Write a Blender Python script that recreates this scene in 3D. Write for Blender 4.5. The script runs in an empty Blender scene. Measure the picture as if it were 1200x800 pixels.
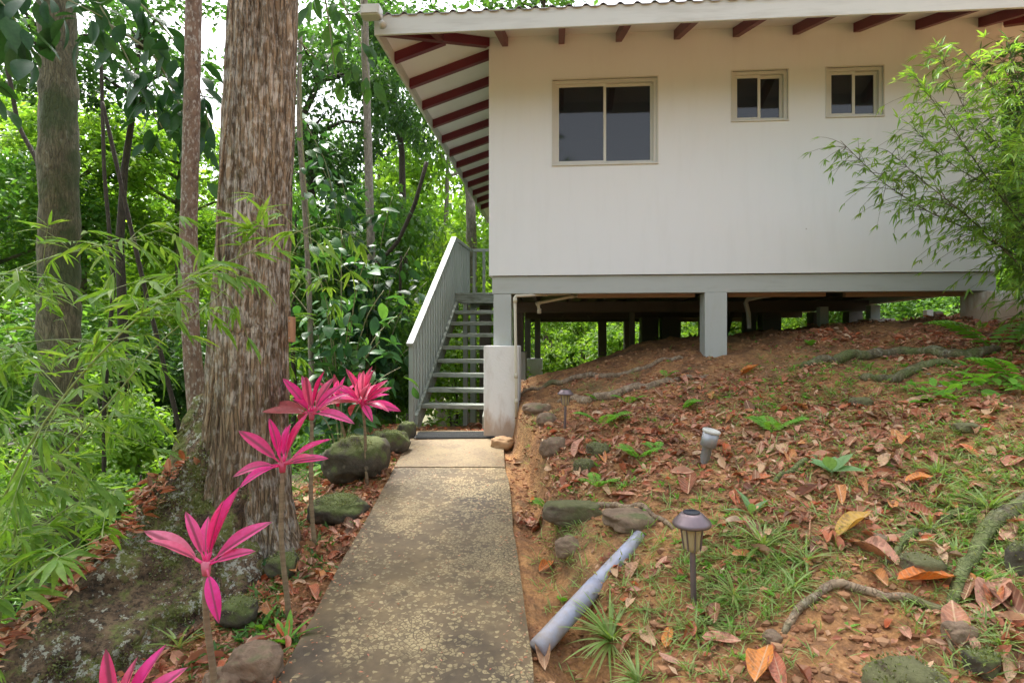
import bpy, math, random
import numpy as np
from mathutils import Vector, Matrix, Quaternion

# ------------------------------------------------------------------ camera, sky, sun, exposure
scene = bpy.context.scene
COL = scene.collection
EYE = 1.02            # eye height over the far end of the path (z = 0 there)
FPX = 680.0           # focal length in pixels of the 1200 px wide photograph
cam_d = bpy.data.cameras.new('camera')
cam_d.sensor_width = 36.0
cam_d.lens = 36.0 * FPX / 1200.0
cam_d.clip_start = 0.05
cam_d.clip_end = 600
cam = bpy.data.objects.new('camera', cam_d)
COL.objects.link(cam)
cam.location = (0, 0, EYE)
cam.rotation_euler = (math.radians(90), 0, 0)
scene.camera = cam

SUN_EL, SUN_AZ = 62.0, -35.0      # azimuth from +Y, towards +X positive
world = bpy.data.worlds.new('World')
scene.world = world
world.use_nodes = True
wn = world.node_tree.nodes
wl = world.node_tree.links
wn.clear()
sky = wn.new('ShaderNodeTexSky')
sky.sky_type = 'NISHITA'
sky.sun_disc = False
sky.sun_elevation = math.radians(SUN_EL)
sky.sun_rotation = math.radians(SUN_AZ)
sky.air_density = 1.0
sky.dust_density = 5.0
sky.ozone_density = 1.0
hs = wn.new('ShaderNodeHueSaturation')
hs.inputs['Saturation'].default_value = 0.38      # overcast: cloud, not blue
bg = wn.new('ShaderNodeBackground')
bg.inputs['Strength'].default_value = 0.15
wo = wn.new('ShaderNodeOutputWorld')
wl.new(sky.outputs[0], hs.inputs['Color'])
wl.new(hs.outputs[0], bg.inputs['Color'])
wl.new(bg.outputs[0], wo.inputs['Surface'])

sd = bpy.data.lights.new('sun', 'SUN')
sd.energy = 2.8
sd.angle = math.radians(14)
sd.color = (1.0, 0.965, 0.91)
sun = bpy.data.objects.new('sun', sd)
COL.objects.link(sun)
el, az = math.radians(SUN_EL), math.radians(SUN_AZ)
to_sun = Vector((math.sin(az) * math.cos(el), math.cos(az) * math.cos(el), math.sin(el)))
sun.rotation_euler = to_sun.to_track_quat('Z', 'Y').to_euler()

scene.view_settings.view_transform = 'Standard'
scene.view_settings.look = 'None'
scene.view_settings.gamma = 1.0
scene.view_settings.exposure = 1.98
scene.cycles.max_bounces = 6
scene.cycles.diffuse_bounces = 4
scene.cycles.transmission_bounces = 3
scene.cycles.glossy_bounces = 2

# ------------------------------------------------------------------ numpy noise
def _hash(ix, iy, iz, seed):
    h = (ix.astype(np.int64) * 374761393 + iy.astype(np.int64) * 668265263 + iz.astype(np.int64) * 2147483647 + seed * 1442695041) & 0xffffffff
    h = ((h ^ (h >> 13)) * 1274126177) & 0xffffffff
    h = h ^ (h >> 16)
    return (h & 0xffff) / 65535.0 * 2 - 1

def vnoise(x, y, z=0.0, seed=0):
    x, y, z = np.broadcast_arrays(np.asarray(x, float), np.asarray(y, float), np.asarray(z, float))
    ix, iy, iz = np.floor(x).astype(int), np.floor(y).astype(int), np.floor(z).astype(int)
    fx, fy, fz = x - ix, y - iy, z - iz
    fx, fy, fz = [f * f * (3 - 2 * f) for f in (fx, fy, fz)]
    r = 0
    for dx in (0, 1):
        for dy in (0, 1):
            for dz in (0, 1):
                w = (fx if dx else 1 - fx) * (fy if dy else 1 - fy) * (fz if dz else 1 - fz)
                r = r + w * _hash(ix + dx, iy + dy, iz + dz, seed)
    return r

def fbm(x, y, z=0.0, octaves=3, seed=0):
    r, a = 0, 1.0
    for i in range(octaves):
        f = 2 ** i
        r = r + a * vnoise(np.asarray(x) * f, np.asarray(y) * f, np.asarray(z) * f, seed + i * 17)
        a *= 0.5
    return r

def sstep(a, b, x):
    t = np.clip((x - a) / (b - a), 0, 1)
    return t * t * (3 - 2 * t)

# ------------------------------------------------------------------ mesh helpers
def np_mesh(name, V, F, mat, rnd=None, smooth=False, mids=None):
    """V (n,3), F (m,k) or list of such arrays -> mesh"""
    Fs = F if isinstance(F, list) else [F]
    Fs = [np.asarray(f, dtype=np.int32) for f in Fs if len(f)]
    me = bpy.data.meshes.new(name)
    V = np.asarray(V, dtype=np.float32)
    me.vertices.add(len(V))
    me.vertices.foreach_set('co', V.ravel())
    nl = sum(f.size for f in Fs)
    nf = sum(len(f) for f in Fs)
    me.loops.add(nl)
    me.polygons.add(nf)
    me.loops.foreach_set('vertex_index', np.concatenate([f.ravel() for f in Fs]))
    tot = np.concatenate([np.full(len(f), f.shape[1], np.int32) for f in Fs])
    st = np.concatenate([[0], np.cumsum(tot)[:-1]]).astype(np.int32)
    me.polygons.foreach_set('loop_start', st)
    me.polygons.foreach_set('loop_total', tot)
    me.polygons.foreach_set('use_smooth', np.full(nf, bool(smooth)))
    mats = mat if isinstance(mat, (list, tuple)) else [mat]
    for m in mats:
        me.materials.append(m)
    if mids is not None:
        me.polygons.foreach_set('material_index', np.asarray(mids, np.int32))
    if rnd is not None:
        a = me.attributes.new('rnd', 'FLOAT', 'POINT')
        a.data.foreach_set('value', np.asarray(rnd, np.float32))
    me.update(calc_edges=True)
    me.validate()
    return me

class MB:
    """collects shapes, builds one mesh"""
    def __init__(s):
        s.v, s.q, s.t, s.n = [], [], [], 0
    def add(s, V, F):
        V = np.asarray(V, float)
        F = np.asarray(F)
        if len(F) == 0: return
        (s.q if F.shape[1] == 4 else s.t).append(F + s.n)
        s.v.append(V); s.n += len(V)
    def box(s, a, b, jit=0):
        x0, y0, z0 = a; x1, y1, z1 = b
        V = [(x0,y0,z0),(x1,y0,z0),(x1,y1,z0),(x0,y1,z0),(x0,y0,z1),(x1,y0,z1),(x1,y1,z1),(x0,y1,z1)]
        s.add(V, [(0,3,2,1),(4,5,6,7),(0,1,5,4),(1,2,6,5),(2,3,7,6),(3,0,4,7)])
        return s
    def bar(s, p, q, w, h, up=(0,0,1)):
        """a rectangular bar from p to q, w across, h along 'up'"""
        p, q, up = Vector(p), Vector(q), Vector(up)
        d = (q - p).normalized()
        sd_ = d.cross(up).normalized()
        u = sd_.cross(d).normalized()
        V = []
        for c in (p, q):
            for a, b in ((-1,-1),(1,-1),(1,1),(-1,1)):
                V.append(c + sd_ * (a * w / 2) + u * (b * h / 2))
        s.add([tuple(v) for v in V], [(0,1,2,3),(7,6,5,4),(0,4,5,1),(1,5,6,2),(2,6,7,3),(3,7,4,0)])
        return s
    def tube(s, pts, rad, k=8, cap=True, rough=0, seed=0):
        pts = np.asarray(pts, float)
        n = len(pts)
        rad = np.full(n, rad, float) if np.isscalar(rad) else np.asarray(rad, float)
        T = np.gradient(pts, axis=0)
        T /= np.linalg.norm(T, axis=1)[:, None] + 1e-9
        ref = np.array([0, 0, 1.0]) if abs(T[0][2]) < .9 else np.array([1.0, 0, 0])
        N = np.cross(T[0], ref); N /= np.linalg.norm(N)
        V = np.zeros((n, k, 3))
        ang = np.arange(k) * 2 * math.pi / k
        for i in range(n):
            N = N - T[i] * N.dot(T[i]); N /= np.linalg.norm(N) + 1e-9
            B = np.cross(T[i], N)
            r = rad[i]
            rr = r if not rough else r * (1 + rough * fbm(np.cos(ang) * 1.5 + 9, np.sin(ang) * 1.5 + 5, i * .35, 2, seed))
            V[i] = pts[i] + (np.cos(ang)[:, None] * N + np.sin(ang)[:, None] * B) * (rr[:, None] if rough else rr)
        I = np.arange((n - 1) * k).reshape(n - 1, k)
        J = np.roll(I, -1, axis=1)
        F = np.stack([I, J, J + k, I + k], -1).reshape(-1, 4)
        base = s.n
        s.add(V.reshape(-1, 3), F)
        if cap and k >= 3:
            s.v.append(np.array([pts[0], pts[-1]])); s.n += 2
            a = np.arange(k); b = (a + 1) % k
            s.t.append(np.stack([b + base, a + base, np.full(k, base + n * k)], -1))
            s.t.append(np.stack([a + base + (n - 1) * k, b + base + (n - 1) * k, np.full(k, base + n * k + 1)], -1))
        return s
    def lathe(s, prof, k=16, c=(0, 0, 0)):
        """prof: list of (r, z) bottom to top"""
        P = np.array(prof, float)
        ang = np.arange(k) * 2 * math.pi / k
        V = np.stack([P[:, 0][:, None] * np.cos(ang), P[:, 0][:, None] * np.sin(ang), np.repeat(P[:, 1][:, None], k, 1)], -1) + np.array(c)
        n = len(P)
        I = np.arange((n - 1) * k).reshape(n - 1, k); J = np.roll(I, -1, axis=1)
        s.add(V.reshape(-1, 3), np.stack([I, J, J + k, I + k], -1).reshape(-1, 4))
        return s
    def mesh(s, name, mat, smooth=False, rnd=None):
        return np_mesh(name, np.concatenate(s.v), [np.concatenate(x) for x in (s.q, s.t) if x], mat, rnd, smooth)

def link(name, me, parent=None, loc=None, rot=None, scale=None):
    o = bpy.data.objects.new(name, me)
    COL.objects.link(o)
    if parent is not None: o.parent = parent
    if loc is not None: o.location = loc
    if rot is not None: o.rotation_euler = rot
    if scale is not None: o.scale = (scale,) * 3 if np.isscalar(scale) else scale
    return o

def bevel(o, w=0.008, seg=2):
    m = o.modifiers.new('bevel', 'BEVEL'); m.width = w; m.segments = seg; m.limit_method = 'ANGLE'
    return o

def part(name, mb, mat, parent, smooth=False, label=None, bev=0, stuff=False):
    o = link(name, mb.mesh(name, mat, smooth) if isinstance(mb, MB) else mb, parent)
    if label: o['label'] = label
    if stuff: o['kind'] = 'stuff'
    if bev: bevel(o, bev)
    return o

def tag(o, label, cat, group=None):
    o['label'] = label; o['category'] = cat
    if group: o['group'] = group
    return o

def thing(name, label, cat, loc=(0, 0, 0), rot=(0, 0, 0), group=None):
    o = link(name, None, None, loc, rot)
    o.empty_display_size = .1
    return tag(o, label, cat, group)

def P(px, py, d):
    """world point seen at photograph pixel (px, py) at distance d along the view"""
    return Vector(((px - 600) / FPX * d, d, EYE + (400 - py) / FPX * d))

# ------------------------------------------------------------------ materials
class NT:
    def __init__(s, name):
        s.m = bpy.data.materials.new(name); s.m.use_nodes = True
        s.t = s.m.node_tree; s.n = s.t.nodes; s.n.clear()
        s.out = s.n.new('ShaderNodeOutputMaterial')
        s.b = s.n.new('ShaderNodeBsdfPrincipled')
        s.t.links.new(s.b.outputs[0], s.out.inputs[0])
        s.tc = s.n.new('ShaderNodeTexCoord')
    def l(s, a, b): s.t.links.new(a, b)
    def mapped(s, scale, coord='Object', rot=(0,0,0)):
        mp = s.n.new('ShaderNodeMapping')
        mp.inputs['Scale'].default_value = scale
        mp.inputs['Rotation'].default_value = rot
        s.l(s.tc.outputs[coord], mp.inputs['Vector'])
        return mp.outputs[0]
    def noise(s, scale, detail=4, rough=.55, vec=None, dist=0):
        x = s.n.new('ShaderNodeTexNoise')
        x.inputs['Scale'].default_value = scale; x.inputs['Detail'].default_value = detail
        x.inputs['Roughness'].default_value = rough; x.inputs['Distortion'].default_value = dist
        s.l(vec if vec is not None else s.tc.outputs['Object'], x.inputs['Vector'])
        return x.outputs['Fac']
    def voro(s, scale, feature='F1', vec=None, out='Distance'):
        x = s.n.new('ShaderNodeTexVoronoi'); x.feature = feature
        x.inputs['Scale'].default_value = scale
        s.l(vec if vec is not None else s.tc.outputs['Object'], x.inputs['Vector'])
        return x.outputs[out]
    def ramp(s, fac, stops, interp='LINEAR'):
        r = s.n.new('ShaderNodeValToRGB'); r.color_ramp.interpolation = interp
        e = r.color_ramp.elements
        while len(e) < len(stops): e.new(.5)
        for x, (p, c) in zip(e, stops):
            x.position = p
            x.color = (*c, 1) if not np.isscalar(c) else (c, c, c, 1)
        s.l(fac, r.inputs[0])
        return r.outputs[0]
    def math(s, op, a, b=None, c=None, clamp=False):
        x = s.n.new('ShaderNodeMath'); x.operation = op; x.use_clamp = clamp
        for i, v in enumerate((a, b, c)):
            if v is None: continue
            if np.isscalar(v): x.inputs[i].default_value = v
            else: s.l(v, x.inputs[i])
        return x.outputs[0]
    def mix(s, fac, a, b, mode='MIX'):
        x = s.n.new('ShaderNodeMix'); x.data_type = 'RGBA'; x.blend_type = mode
        for i, v in ((0, fac), (6, a), (7, b)):
            if np.isscalar(v): x.inputs[i].default_value = v
            elif isinstance(v, tuple): x.inputs[i].default_value = (*v, 1)
            else: s.l(v, x.inputs[i])
        return x.outputs[2]
    def sep(s, axis, coord='Object'):
        x = s.n.new('ShaderNodeSeparateXYZ'); s.l(s.tc.outputs[coord], x.inputs[0])
        return x.outputs[axis]
    def bump(s, h, strength=.4, dist=.02, normal=None):
        x = s.n.new('ShaderNodeBump'); x.inputs['Strength'].default_value = strength
        x.inputs['Distance'].default_value = dist
        s.l(h, x.inputs['Height'])
        if normal is not None: s.l(normal, x.inputs['Normal'])
        s.l(x.outputs[0], s.b.inputs['Normal'])
        return x.outputs[0]
    def col(s, c):
        if isinstance(c, tuple): s.b.inputs['Base Color'].default_value = (*c, 1)
        else: s.l(c, s.b.inputs['Base Color'])
    def rough(s, r):
        if np.isscalar(r): s.b.inputs['Roughness'].default_value = r
        else: s.l(r, s.b.inputs['Roughness'])
    def objrand(s):
        x = s.n.new('ShaderNodeObjectInfo'); return x.outputs['Random']
    def attr(s, name='rnd'):
        x = s.n.new('ShaderNodeAttribute'); x.attribute_name = name; return x.outputs['Fac']

def leaf_mat(name, cols, rough=.45, trans=.45, tint=(1.3, 1.35, .55), spec=.35, along=None):
    """leaf shader: colour by a random number per leaf, light passes through"""
    k = NT(name)
    f = k.math('FRACT', k.math('ADD', k.attr(), k.objrand()))
    n = len(cols)
    c = k.ramp(f, [(i / (n - 1), x) for i, x in enumerate(cols)])
    nz = k.noise(9, 2)
    c = k.mix(.25, c, k.ramp(nz, [(.3, .3), (.7, 1.0)]), 'OVERLAY')
    if along: c = along(k, c)
    k.col(c); k.rough(rough)
    k.b.inputs['Specular IOR Level'].default_value = spec
    tr = k.n.new('ShaderNodeBsdfTranslucent')
    k.l(k.mix(1.0, c, tint, 'MULTIPLY'), tr.inputs['Color'])
    mx = k.n.new('ShaderNodeMixShader'); mx.inputs[0].default_value = trans
    k.l(k.b.outputs[0], mx.inputs[1]); k.l(tr.outputs[0], mx.inputs[2])
    k.l(mx.outputs[0], k.out.inputs[0])
    return k.m

MAT = {}
MAT['cordyline_old'] = leaf_mat('dark_cordyline_leaf', [(.40,.03,.08),(.30,.06,.07),(.45,.12,.12),(.22,.07,.05)], .4, .3, tint=(1.2,.8,.9), spec=.4)
MAT['canopy'] = leaf_mat('canopy_leaf', [(.035,.085,.03),(.05,.125,.034),(.075,.16,.036),(.04,.10,.036)], .4, .4)
MAT['bright'] = leaf_mat('bright_leaf', [(.11,.22,.03),(.15,.28,.036),(.22,.34,.05),(.12,.23,.04)], .5, .55)
MAT['mid'] = leaf_mat('mid_leaf', [(.06,.15,.034),(.085,.20,.04),(.13,.25,.05),(.055,.14,.036)], .42, .45)
MAT['dark'] = leaf_mat('dark_leaf', [(.022,.07,.028),(.03,.09,.032),(.05,.12,.04)], .42, .3, spec=.35)
MAT['shrub'] = leaf_mat('glossy_leaf', [(.03,.10,.03),(.045,.13,.04),(.06,.165,.05),(.10,.20,.05)], .42, .35, spec=.35)
MAT['bamboo'] = leaf_mat('bamboo_leaf', [(.16,.29,.05),(.21,.36,.06),(.30,.42,.09),(.15,.28,.05),(.17,.32,.06),(.14,.27,.05)], .42, .5)
MAT['grass'] = leaf_mat('grass_blade', [(.20,.31,.07),(.26,.37,.11),(.32,.41,.17),(.16,.27,.06),(.36,.32,.14)], .5, .4)
MAT['fern'] = leaf_mat('fern_leaf', [(.14,.34,.04),(.18,.40,.05),(.20,.42,.07)], .5, .45)
MAT['pale'] = leaf_mat('pale_green_leaf', [(.16,.30,.12),(.22,.36,.17),(.13,.28,.09)], .5, .4)
def _rib(k, c):
    x = k.math('ABSOLUTE', k.sep(0))
    v = k.n.new('ShaderNodeTexWave'); v.inputs['Scale'].default_value = 3.2; v.inputs['Distortion'].default_value = 1.5; v.bands_direction = 'Y'
    k.l(k.tc.outputs['Object'], v.inputs['Vector'])
    c = k.mix(k.math('MULTIPLY', k.ramp(v.outputs['Fac'], [(.7, 0.0), (.95, 1.0)]), .25), c, (.62, .42, .26))
    c = k.mix(k.ramp(k.noise(5, 5, .7), [(.5, 0.0), (.62, .65)]), c, (.10, .05, .03))
    return k.mix(k.ramp(x, [(.008, .8), (.016, 0.0)]), c, (.62, .42, .26))
MAT['litter'] = leaf_mat('dry_leaf', [(.18,.06,.026),(.36,.10,.045),(.48,.18,.09),(.26,.085,.04),(.56,.27,.16),(.16,.055,.03),(.48,.12,.04),(.34,.17,.08),(.55,.36,.22),(.46,.13,.07),(.60,.45,.30)], .55, .12, tint=(1.2,.9,.6), spec=.4, along=_rib)
MAT['litter_pink'] = leaf_mat('pinkish_dry_leaf', [(.45,.20,.13),(.50,.28,.19),(.38,.14,.08)], .6, .12, tint=(1.2,.9,.6), along=_rib)
MAT['litter_orange'] = leaf_mat('orange_dry_leaf', [(.60,.17,.03),(.66,.24,.05),(.52,.12,.03)], .5, .2, tint=(1.2,.9,.6), along=_rib)
MAT['litter_yellow'] = leaf_mat('yellow_dry_leaf', [(.60,.40,.09),(.55,.33,.06)], .5, .3, tint=(1.2,1.0,.6), along=_rib)

DRY = {'rust-red': (.44,.13,.055), 'dark brown': (.15,.065,.032), 'tan': (.52,.33,.19), 'pinkish': (.46,.22,.15), 'orange': (.50,.20,.06), 'brown': (.28,.12,.055)}
for _n, _c in DRY.items():
    MAT['dry_' + _n] = leaf_mat('dry_leaf_' + _n.replace('-', '_').replace(' ', '_'), [tuple(x * .85 for x in _c), tuple(x * 1.15 for x in _c)], .55, .12, tint=(1.2,.9,.6), spec=.4, along=_rib)
def _cord(k, c):
    x = k.math('ABSOLUTE', k.sep(0))
    y = k.sep(1)
    nz = k.noise(30, 3, vec=k.mapped((4, .5, 1)))
    w = k.math('SUBTRACT', k.math('ADD', x, k.math('MULTIPLY', nz, .03)), k.math('MULTIPLY', k.objrand(), .02))
    m = k.ramp(w, [(.016, 1.0), (.042, 0.0)])
    m = k.math('MULTIPLY', m, k.ramp(y, [(.02, 0.0), (.12, .9)]))
    return k.mix(m, c, (.30, .07, .11))
MAT['cordyline'] = leaf_mat('pink_cordyline_leaf', [(.80,.025,.22),(.86,.05,.32),(.84,.12,.32),(.74,.025,.17),(.80,.24,.34)], .38, .35, tint=(1.3,.8,1.0), spec=.4, along=_cord)

def bark(name, base, dark, pale, moss=None, stretch=6, pale_lo=.56, scale=3.0, bumpd=.03, moss_lo=.5, fine=14, crk=.6):
    k = NT(name)
    st = k.mapped((stretch, stretch, 1.0))
    fib = k.noise(scale * 1.6, 6, .65, st, .3)
    wv = k.n.new('ShaderNodeTexNoise'); wv.inputs['Scale'].default_value = 5; wv.inputs['Detail'].default_value = 4; k.l(st, wv.inputs['Vector'])
    ws = k.n.new('ShaderNodeVectorMath'); ws.operation = 'MULTIPLY_ADD'; ws.inputs[1].default_value = (.5, .5, .5)
    k.l(wv.outputs['Color'], ws.inputs[0]); k.l(k.mapped((stretch * 1.6, stretch * 1.6, .8)), ws.inputs[2])
    crack = k.voro(scale * 1.3, 'DISTANCE_TO_EDGE', ws.outputs[0])
    c = k.ramp(fib, [(.28, dark), (.5, base), (.75, tuple(min(1, x * 1.5) for x in base))])
    c = k.mix(k.ramp(crack, [(0, crk), (.10, 0.0)]), c, dark)
    pn = k.noise(fine, 4, .6, k.mapped((2.0, 2.0, 1.0)))
    big = k.noise(1.6, 3)
    pm = k.ramp(k.math('ADD', k.math('MULTIPLY', pn, .75), k.math('MULTIPLY', big, .3)), [(pale_lo, 0.0), (pale_lo + .10, .68)])
    c = k.mix(pm, c, pale)
    if moss:
        mm = k.ramp(k.noise(2.2, 5, .6), [(moss_lo, 0.0), (moss_lo + .12, .85)])
        c = k.mix(mm, c, k.mix(k.noise(30, 3), moss, tuple(x * .5 for x in moss)))
    k.col(c); k.rough(.85)
    h = k.math('ADD', k.math('MULTIPLY', fib, .6), k.ramp(crack, [(0, 0.0), (.16, crk)]))
    h = k.math('ADD', h, k.math('MULTIPLY', k.noise(60, 3), .15))
    k.bump(h, .9, bumpd)
    return k.m
MAT['bark_big'] = bark('rough_brown_bark', (.29,.205,.125), (.08,.052,.032), (.60,.54,.46), moss=(.14,.16,.045), moss_lo=.60, pale_lo=.505, fine=16)
MAT['bark_butt'] = bark('mossy_dark_bark', (.13,.085,.05), (.03,.02,.013), (.46,.44,.36), moss=(.15,.18,.04), moss_lo=.45, stretch=2.2, pale_lo=.575, fine=22, crk=.08)
MAT['bark_red'] = bark('reddish_bark', (.20,.125,.085), (.09,.05,.035), (.50,.46,.40), stretch=2, pale_lo=.53, fine=24, bumpd=.012, scale=8, crk=.1)
MAT['bark_green'] = bark('greenish_bark', (.15,.13,.075), (.05,.045,.025), (.30,.30,.22), moss=(.07,.10,.03), moss_lo=.45, stretch=3, pale_lo=.60, bumpd=.015, scale=5)
MAT['bark_dark'] = bark('dark_bark', (.06,.045,.03), (.02,.015,.01), (.18,.17,.14), stretch=3, pale_lo=.63, bumpd=.01, scale=6)
MAT['bark_pale'] = bark('pale_bark', (.27,.23,.18), (.12,.10,.075), (.42,.39,.34), stretch=3, pale_lo=.57, bumpd=.01, scale=6)
MAT['root'] = bark('root_bark', (.28,.20,.125), (.10,.065,.04), (.42,.36,.27), moss=(.13,.16,.05), moss_lo=.56, stretch=1.5, bumpd=.006, scale=9)
MAT['root_moss'] = bark('mossy_root_bark', (.16,.13,.075), (.06,.045,.03), (.36,.34,.26), moss=(.17,.21,.06), moss_lo=.38, stretch=1.5, bumpd=.01, scale=9)

k = NT('dark_mossy_buttress_bark')
a1 = k.noise(4, 6, .7); a2 = k.noise(17, 6, .75); a3 = k.noise(55, 4, .7)
c = k.ramp(k.math('ADD', k.math('MULTIPLY', a1, .45), k.math('MULTIPLY', a2, .55)), [(.36, (.04, .026, .017)), (.48, (.16, .10, .058)), (.60, (.34, .23, .135))])
c = k.mix(k.ramp(a3, [(.40, .75), (.50, 0.0)]), c, (.02, .014, .010))
c = k.mix(k.ramp(k.math('ADD', k.math('MULTIPLY', a1, .5), k.math('MULTIPLY', k.noise(9, 6, .75), .5)), [(.50, 0.0), (.56, .85)]), c, k.mix(a3, (.09, .12, .025), (.32, .36, .09)))
c = k.mix(k.ramp(k.math('ADD', k.math('MULTIPLY', k.noise(24, 5, .75), .7), k.math('MULTIPLY', k.noise(3.3, 3), .3)), [(.548, 0.0), (.57, .9)]), c, (.58, .58, .48))
k.col(c); k.rough(.9)
k.bump(k.math('ADD', k.math('ADD', k.math('MULTIPLY', a2, 1.0), k.math('MULTIPLY', a3, .45)), k.math('MULTIPLY', k.voro(26), .4)), 1.0, .045)
MAT['buttress'] = k.m

def paint(name, c, dirt=(.25,.2,.13), amount=.25, rough=.6, lo=.5, scale=2.5, streak=(1,1,1), bumps=.02):
    k = NT(name)
    n1 = k.noise(scale, 6, .65, k.mapped(streak))
    m = k.math('MULTIPLY', k.ramp(n1, [(lo, 0.0), (lo + .3, 1.0)]), amount)
    k.col(k.mix(m, c, dirt)); k.rough(rough)
    k.bump(k.noise(45, 3), .25, bumps * .1)
    return k.m
k = NT('white_wall_paint')
bgn = k.noise(.9, 3); sm = k.noise(2.2, 5, .6, k.mapped((3.5, 3.5, .5)))
c = k.mix(k.math('MULTIPLY', k.ramp(sm, [(.5, 0.0), (.8, 1.0)]), .14), (.78, .79, .79), (.52, .51, .46))
c = k.mix(k.math('MULTIPLY', k.ramp(bgn, [(.4, 0.0), (.7, 1.0)]), .10), c, (.68, .67, .63))
sp = k.voro(2.1, 'F1')
c = k.mix(k.ramp(sp, [(.012, .5), (.02, 0.0)]), c, (.25, .2, .15))
k.col(c); k.rough(.7)
k.bump(k.math('ADD', k.noise(5, 3), k.math('MULTIPLY', k.noise(90, 3), .25)), .2, .006)
MAT['wall'] = k.m
MAT['soffit'] = paint('soffit_paint', (.76,.74,.73), (.45,.4,.35), .2)
MAT['fascia'] = paint('fascia_paint', (.60,.61,.57), (.30,.29,.24), .45, lo=.45, streak=(.6, .6, 6))
MAT['rafter'] = paint('rafter_paint', (.13,.010,.022), (.07,.012,.015), .5, .45)
MAT['beam'] = paint('grey_beam_paint', (.43,.455,.43), (.25,.24,.18), .35, streak=(1, 1, 5))
MAT['post'] = paint('grey_post_paint', (.45,.475,.455), (.36,.34,.22), .45, streak=(3, 3, 1))
MAT['stair'] = paint('weathered_stair_paint', (.29,.32,.285), (.10,.105,.06), .85, .75, lo=.42, scale=6, streak=(1, 4, 4))
MAT['rail'] = paint('grey_rail_paint', (.37,.40,.385), (.26,.28,.22), .35, .6, lo=.5, scale=3)
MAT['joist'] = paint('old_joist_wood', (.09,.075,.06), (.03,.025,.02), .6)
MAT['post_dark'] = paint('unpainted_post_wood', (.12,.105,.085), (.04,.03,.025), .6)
MAT['plank'] = paint('bare_brown_timber', (.36,.21,.13), (.15,.09,.06), .5, streak=(1, 8, 8))
MAT['frame'] = paint('window_frame_paint', (.62,.61,.55), (.35,.33,.26), .3)
MAT['pvc'] = paint('cream_plastic_pipe', (.60,.55,.42), (.3,.22,.12), .35, .45)
MAT['roof'] = paint('grey_corrugated_sheet', (.22,.20,.21), (.10,.08,.08), .5, .4)
MAT['inside'] = paint('room_wall', (.35,.33,.30), (.2,.2,.2), .2)

k = NT('pier_plaster')
z = k.sep(2, 'Object')
n1 = k.noise(4, 5, .6, k.mapped((2.5, 2.5, .8))); n2 = k.noise(14, 4)
low = k.ramp(k.math('ADD', z, k.math('MULTIPLY', n1, -.5)), [(-.18, 1.0), (.16, .0)])
c = k.mix(k.math('MULTIPLY', k.ramp(n1, [(.5, 0.0), (.75, 1.0)]), .45), (.80, .785, .75), (.52, .46, .38))
c = k.mix(k.math('MULTIPLY', low, .7), c, k.mix(n2, (.50, .30, .15), (.30, .17, .08)))
k.col(c); k.rough(.85)
k.bump(k.math('ADD', n2, k.noise(50, 3)), .35, .01)
MAT['pier'] = k.m

k = NT('window_glass')
k.col((.03, .034, .04)); k.rough(.04)
k.b.inputs['Transmission Weight'].default_value = .0
k.b.inputs['Specular IOR Level'].default_value = 1.0
tr = k.n.new('ShaderNodeBsdfTransparent'); tr.inputs[0].default_value = (.42, .44, .46, 1)
mx = k.n.new('ShaderNodeMixShader'); mx.inputs[0].default_value = .5
k.l(k.b.outputs[0], mx.inputs[1]); k.l(tr.outputs[0], mx.inputs[2]); k.l(mx.outputs[0], k.out.inputs[0])
MAT['glass'] = k.m

# path: grey concrete whose cream paint survives in a net of small flakes
k = NT('worn_painted_concrete')
pv = k.noise(5, 3)
vmap = k.n.new('ShaderNodeVectorMath'); vmap.operation = 'ADD'
k.l(k.tc.outputs['Object'], vmap.inputs[0])
cn = k.n.new('ShaderNodeTexNoise'); cn.inputs['Scale'].default_value = 22; cn.inputs['Detail'].default_value = 3
k.l(k.tc.outputs['Object'], cn.inputs['Vector'])
sc = k.n.new('ShaderNodeVectorMath'); sc.operation = 'SCALE'; sc.inputs['Scale'].default_value = .022
k.l(cn.outputs['Color'], sc.inputs[0]); k.l(sc.outputs[0], vmap.inputs[1])
edge = k.voro(44, 'DISTANCE_TO_EDGE', vmap.outputs[0])
cell = k.voro(44, 'F1', vmap.outputs[0], 'Color')
cellv = k.n.new('ShaderNodeSeparateColor'); k.l(cell, cellv.inputs[0])
wear = k.noise(2.1, 5, .6)
keep = k.math('ADD', k.math('MULTIPLY', wear, 1.5), k.math('MULTIPLY', cellv.outputs[0], .42))
xg = k.math('MULTIPLY', k.math('ADD', k.sep(0), .5), .30)
keep = k.math('ADD', keep, xg)
keep = k.ramp(keep, [(.90, 0.0), (1.05, 1.0)])
th = k.ramp(edge, [(.05, 0.0), (.11, 1.0)])
flake = k.math('MULTIPLY', keep, th)
fl2 = k.ramp(k.noise(60, 5, .75), [(.38, 0.0), (.52, 1.0)])
flake = k.math('MULTIPLY', flake, fl2)
g1 = k.noise(1.3, 5, .6)
conc = k.ramp(g1, [(.3, (.085,.06,.036)), (.5, (.20,.137,.066)), (.72, (.33,.225,.095))])
conc = k.mix(k.math('MULTIPLY', k.noise(60, 4), .5), conc, (.10, .08, .06))
crm = k.mix(k.noise(8, 3), (.50, .40, .21), (.36, .27, .13))
far = k.ramp(k.math('ADD', k.sep(1), k.math('MULTIPLY', k.noise(3, 4), .5)), [(.0, 0.0), (1.0, 0.0)])
c = k.mix(flake, conc, crm)
damp = k.ramp(k.math('ADD', k.math('MULTIPLY', k.noise(1.5, 5, .65), .7), k.math('MULTIPLY', k.noise(9, 4, .6), .3)), [(.44, .52), (.58, 1.0)])
c = k.mix(1.0, c, damp, 'MULTIPLY')
k.col(c); k.rough(k.ramp(flake, [(0, .75), (1, .55)]))
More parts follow.
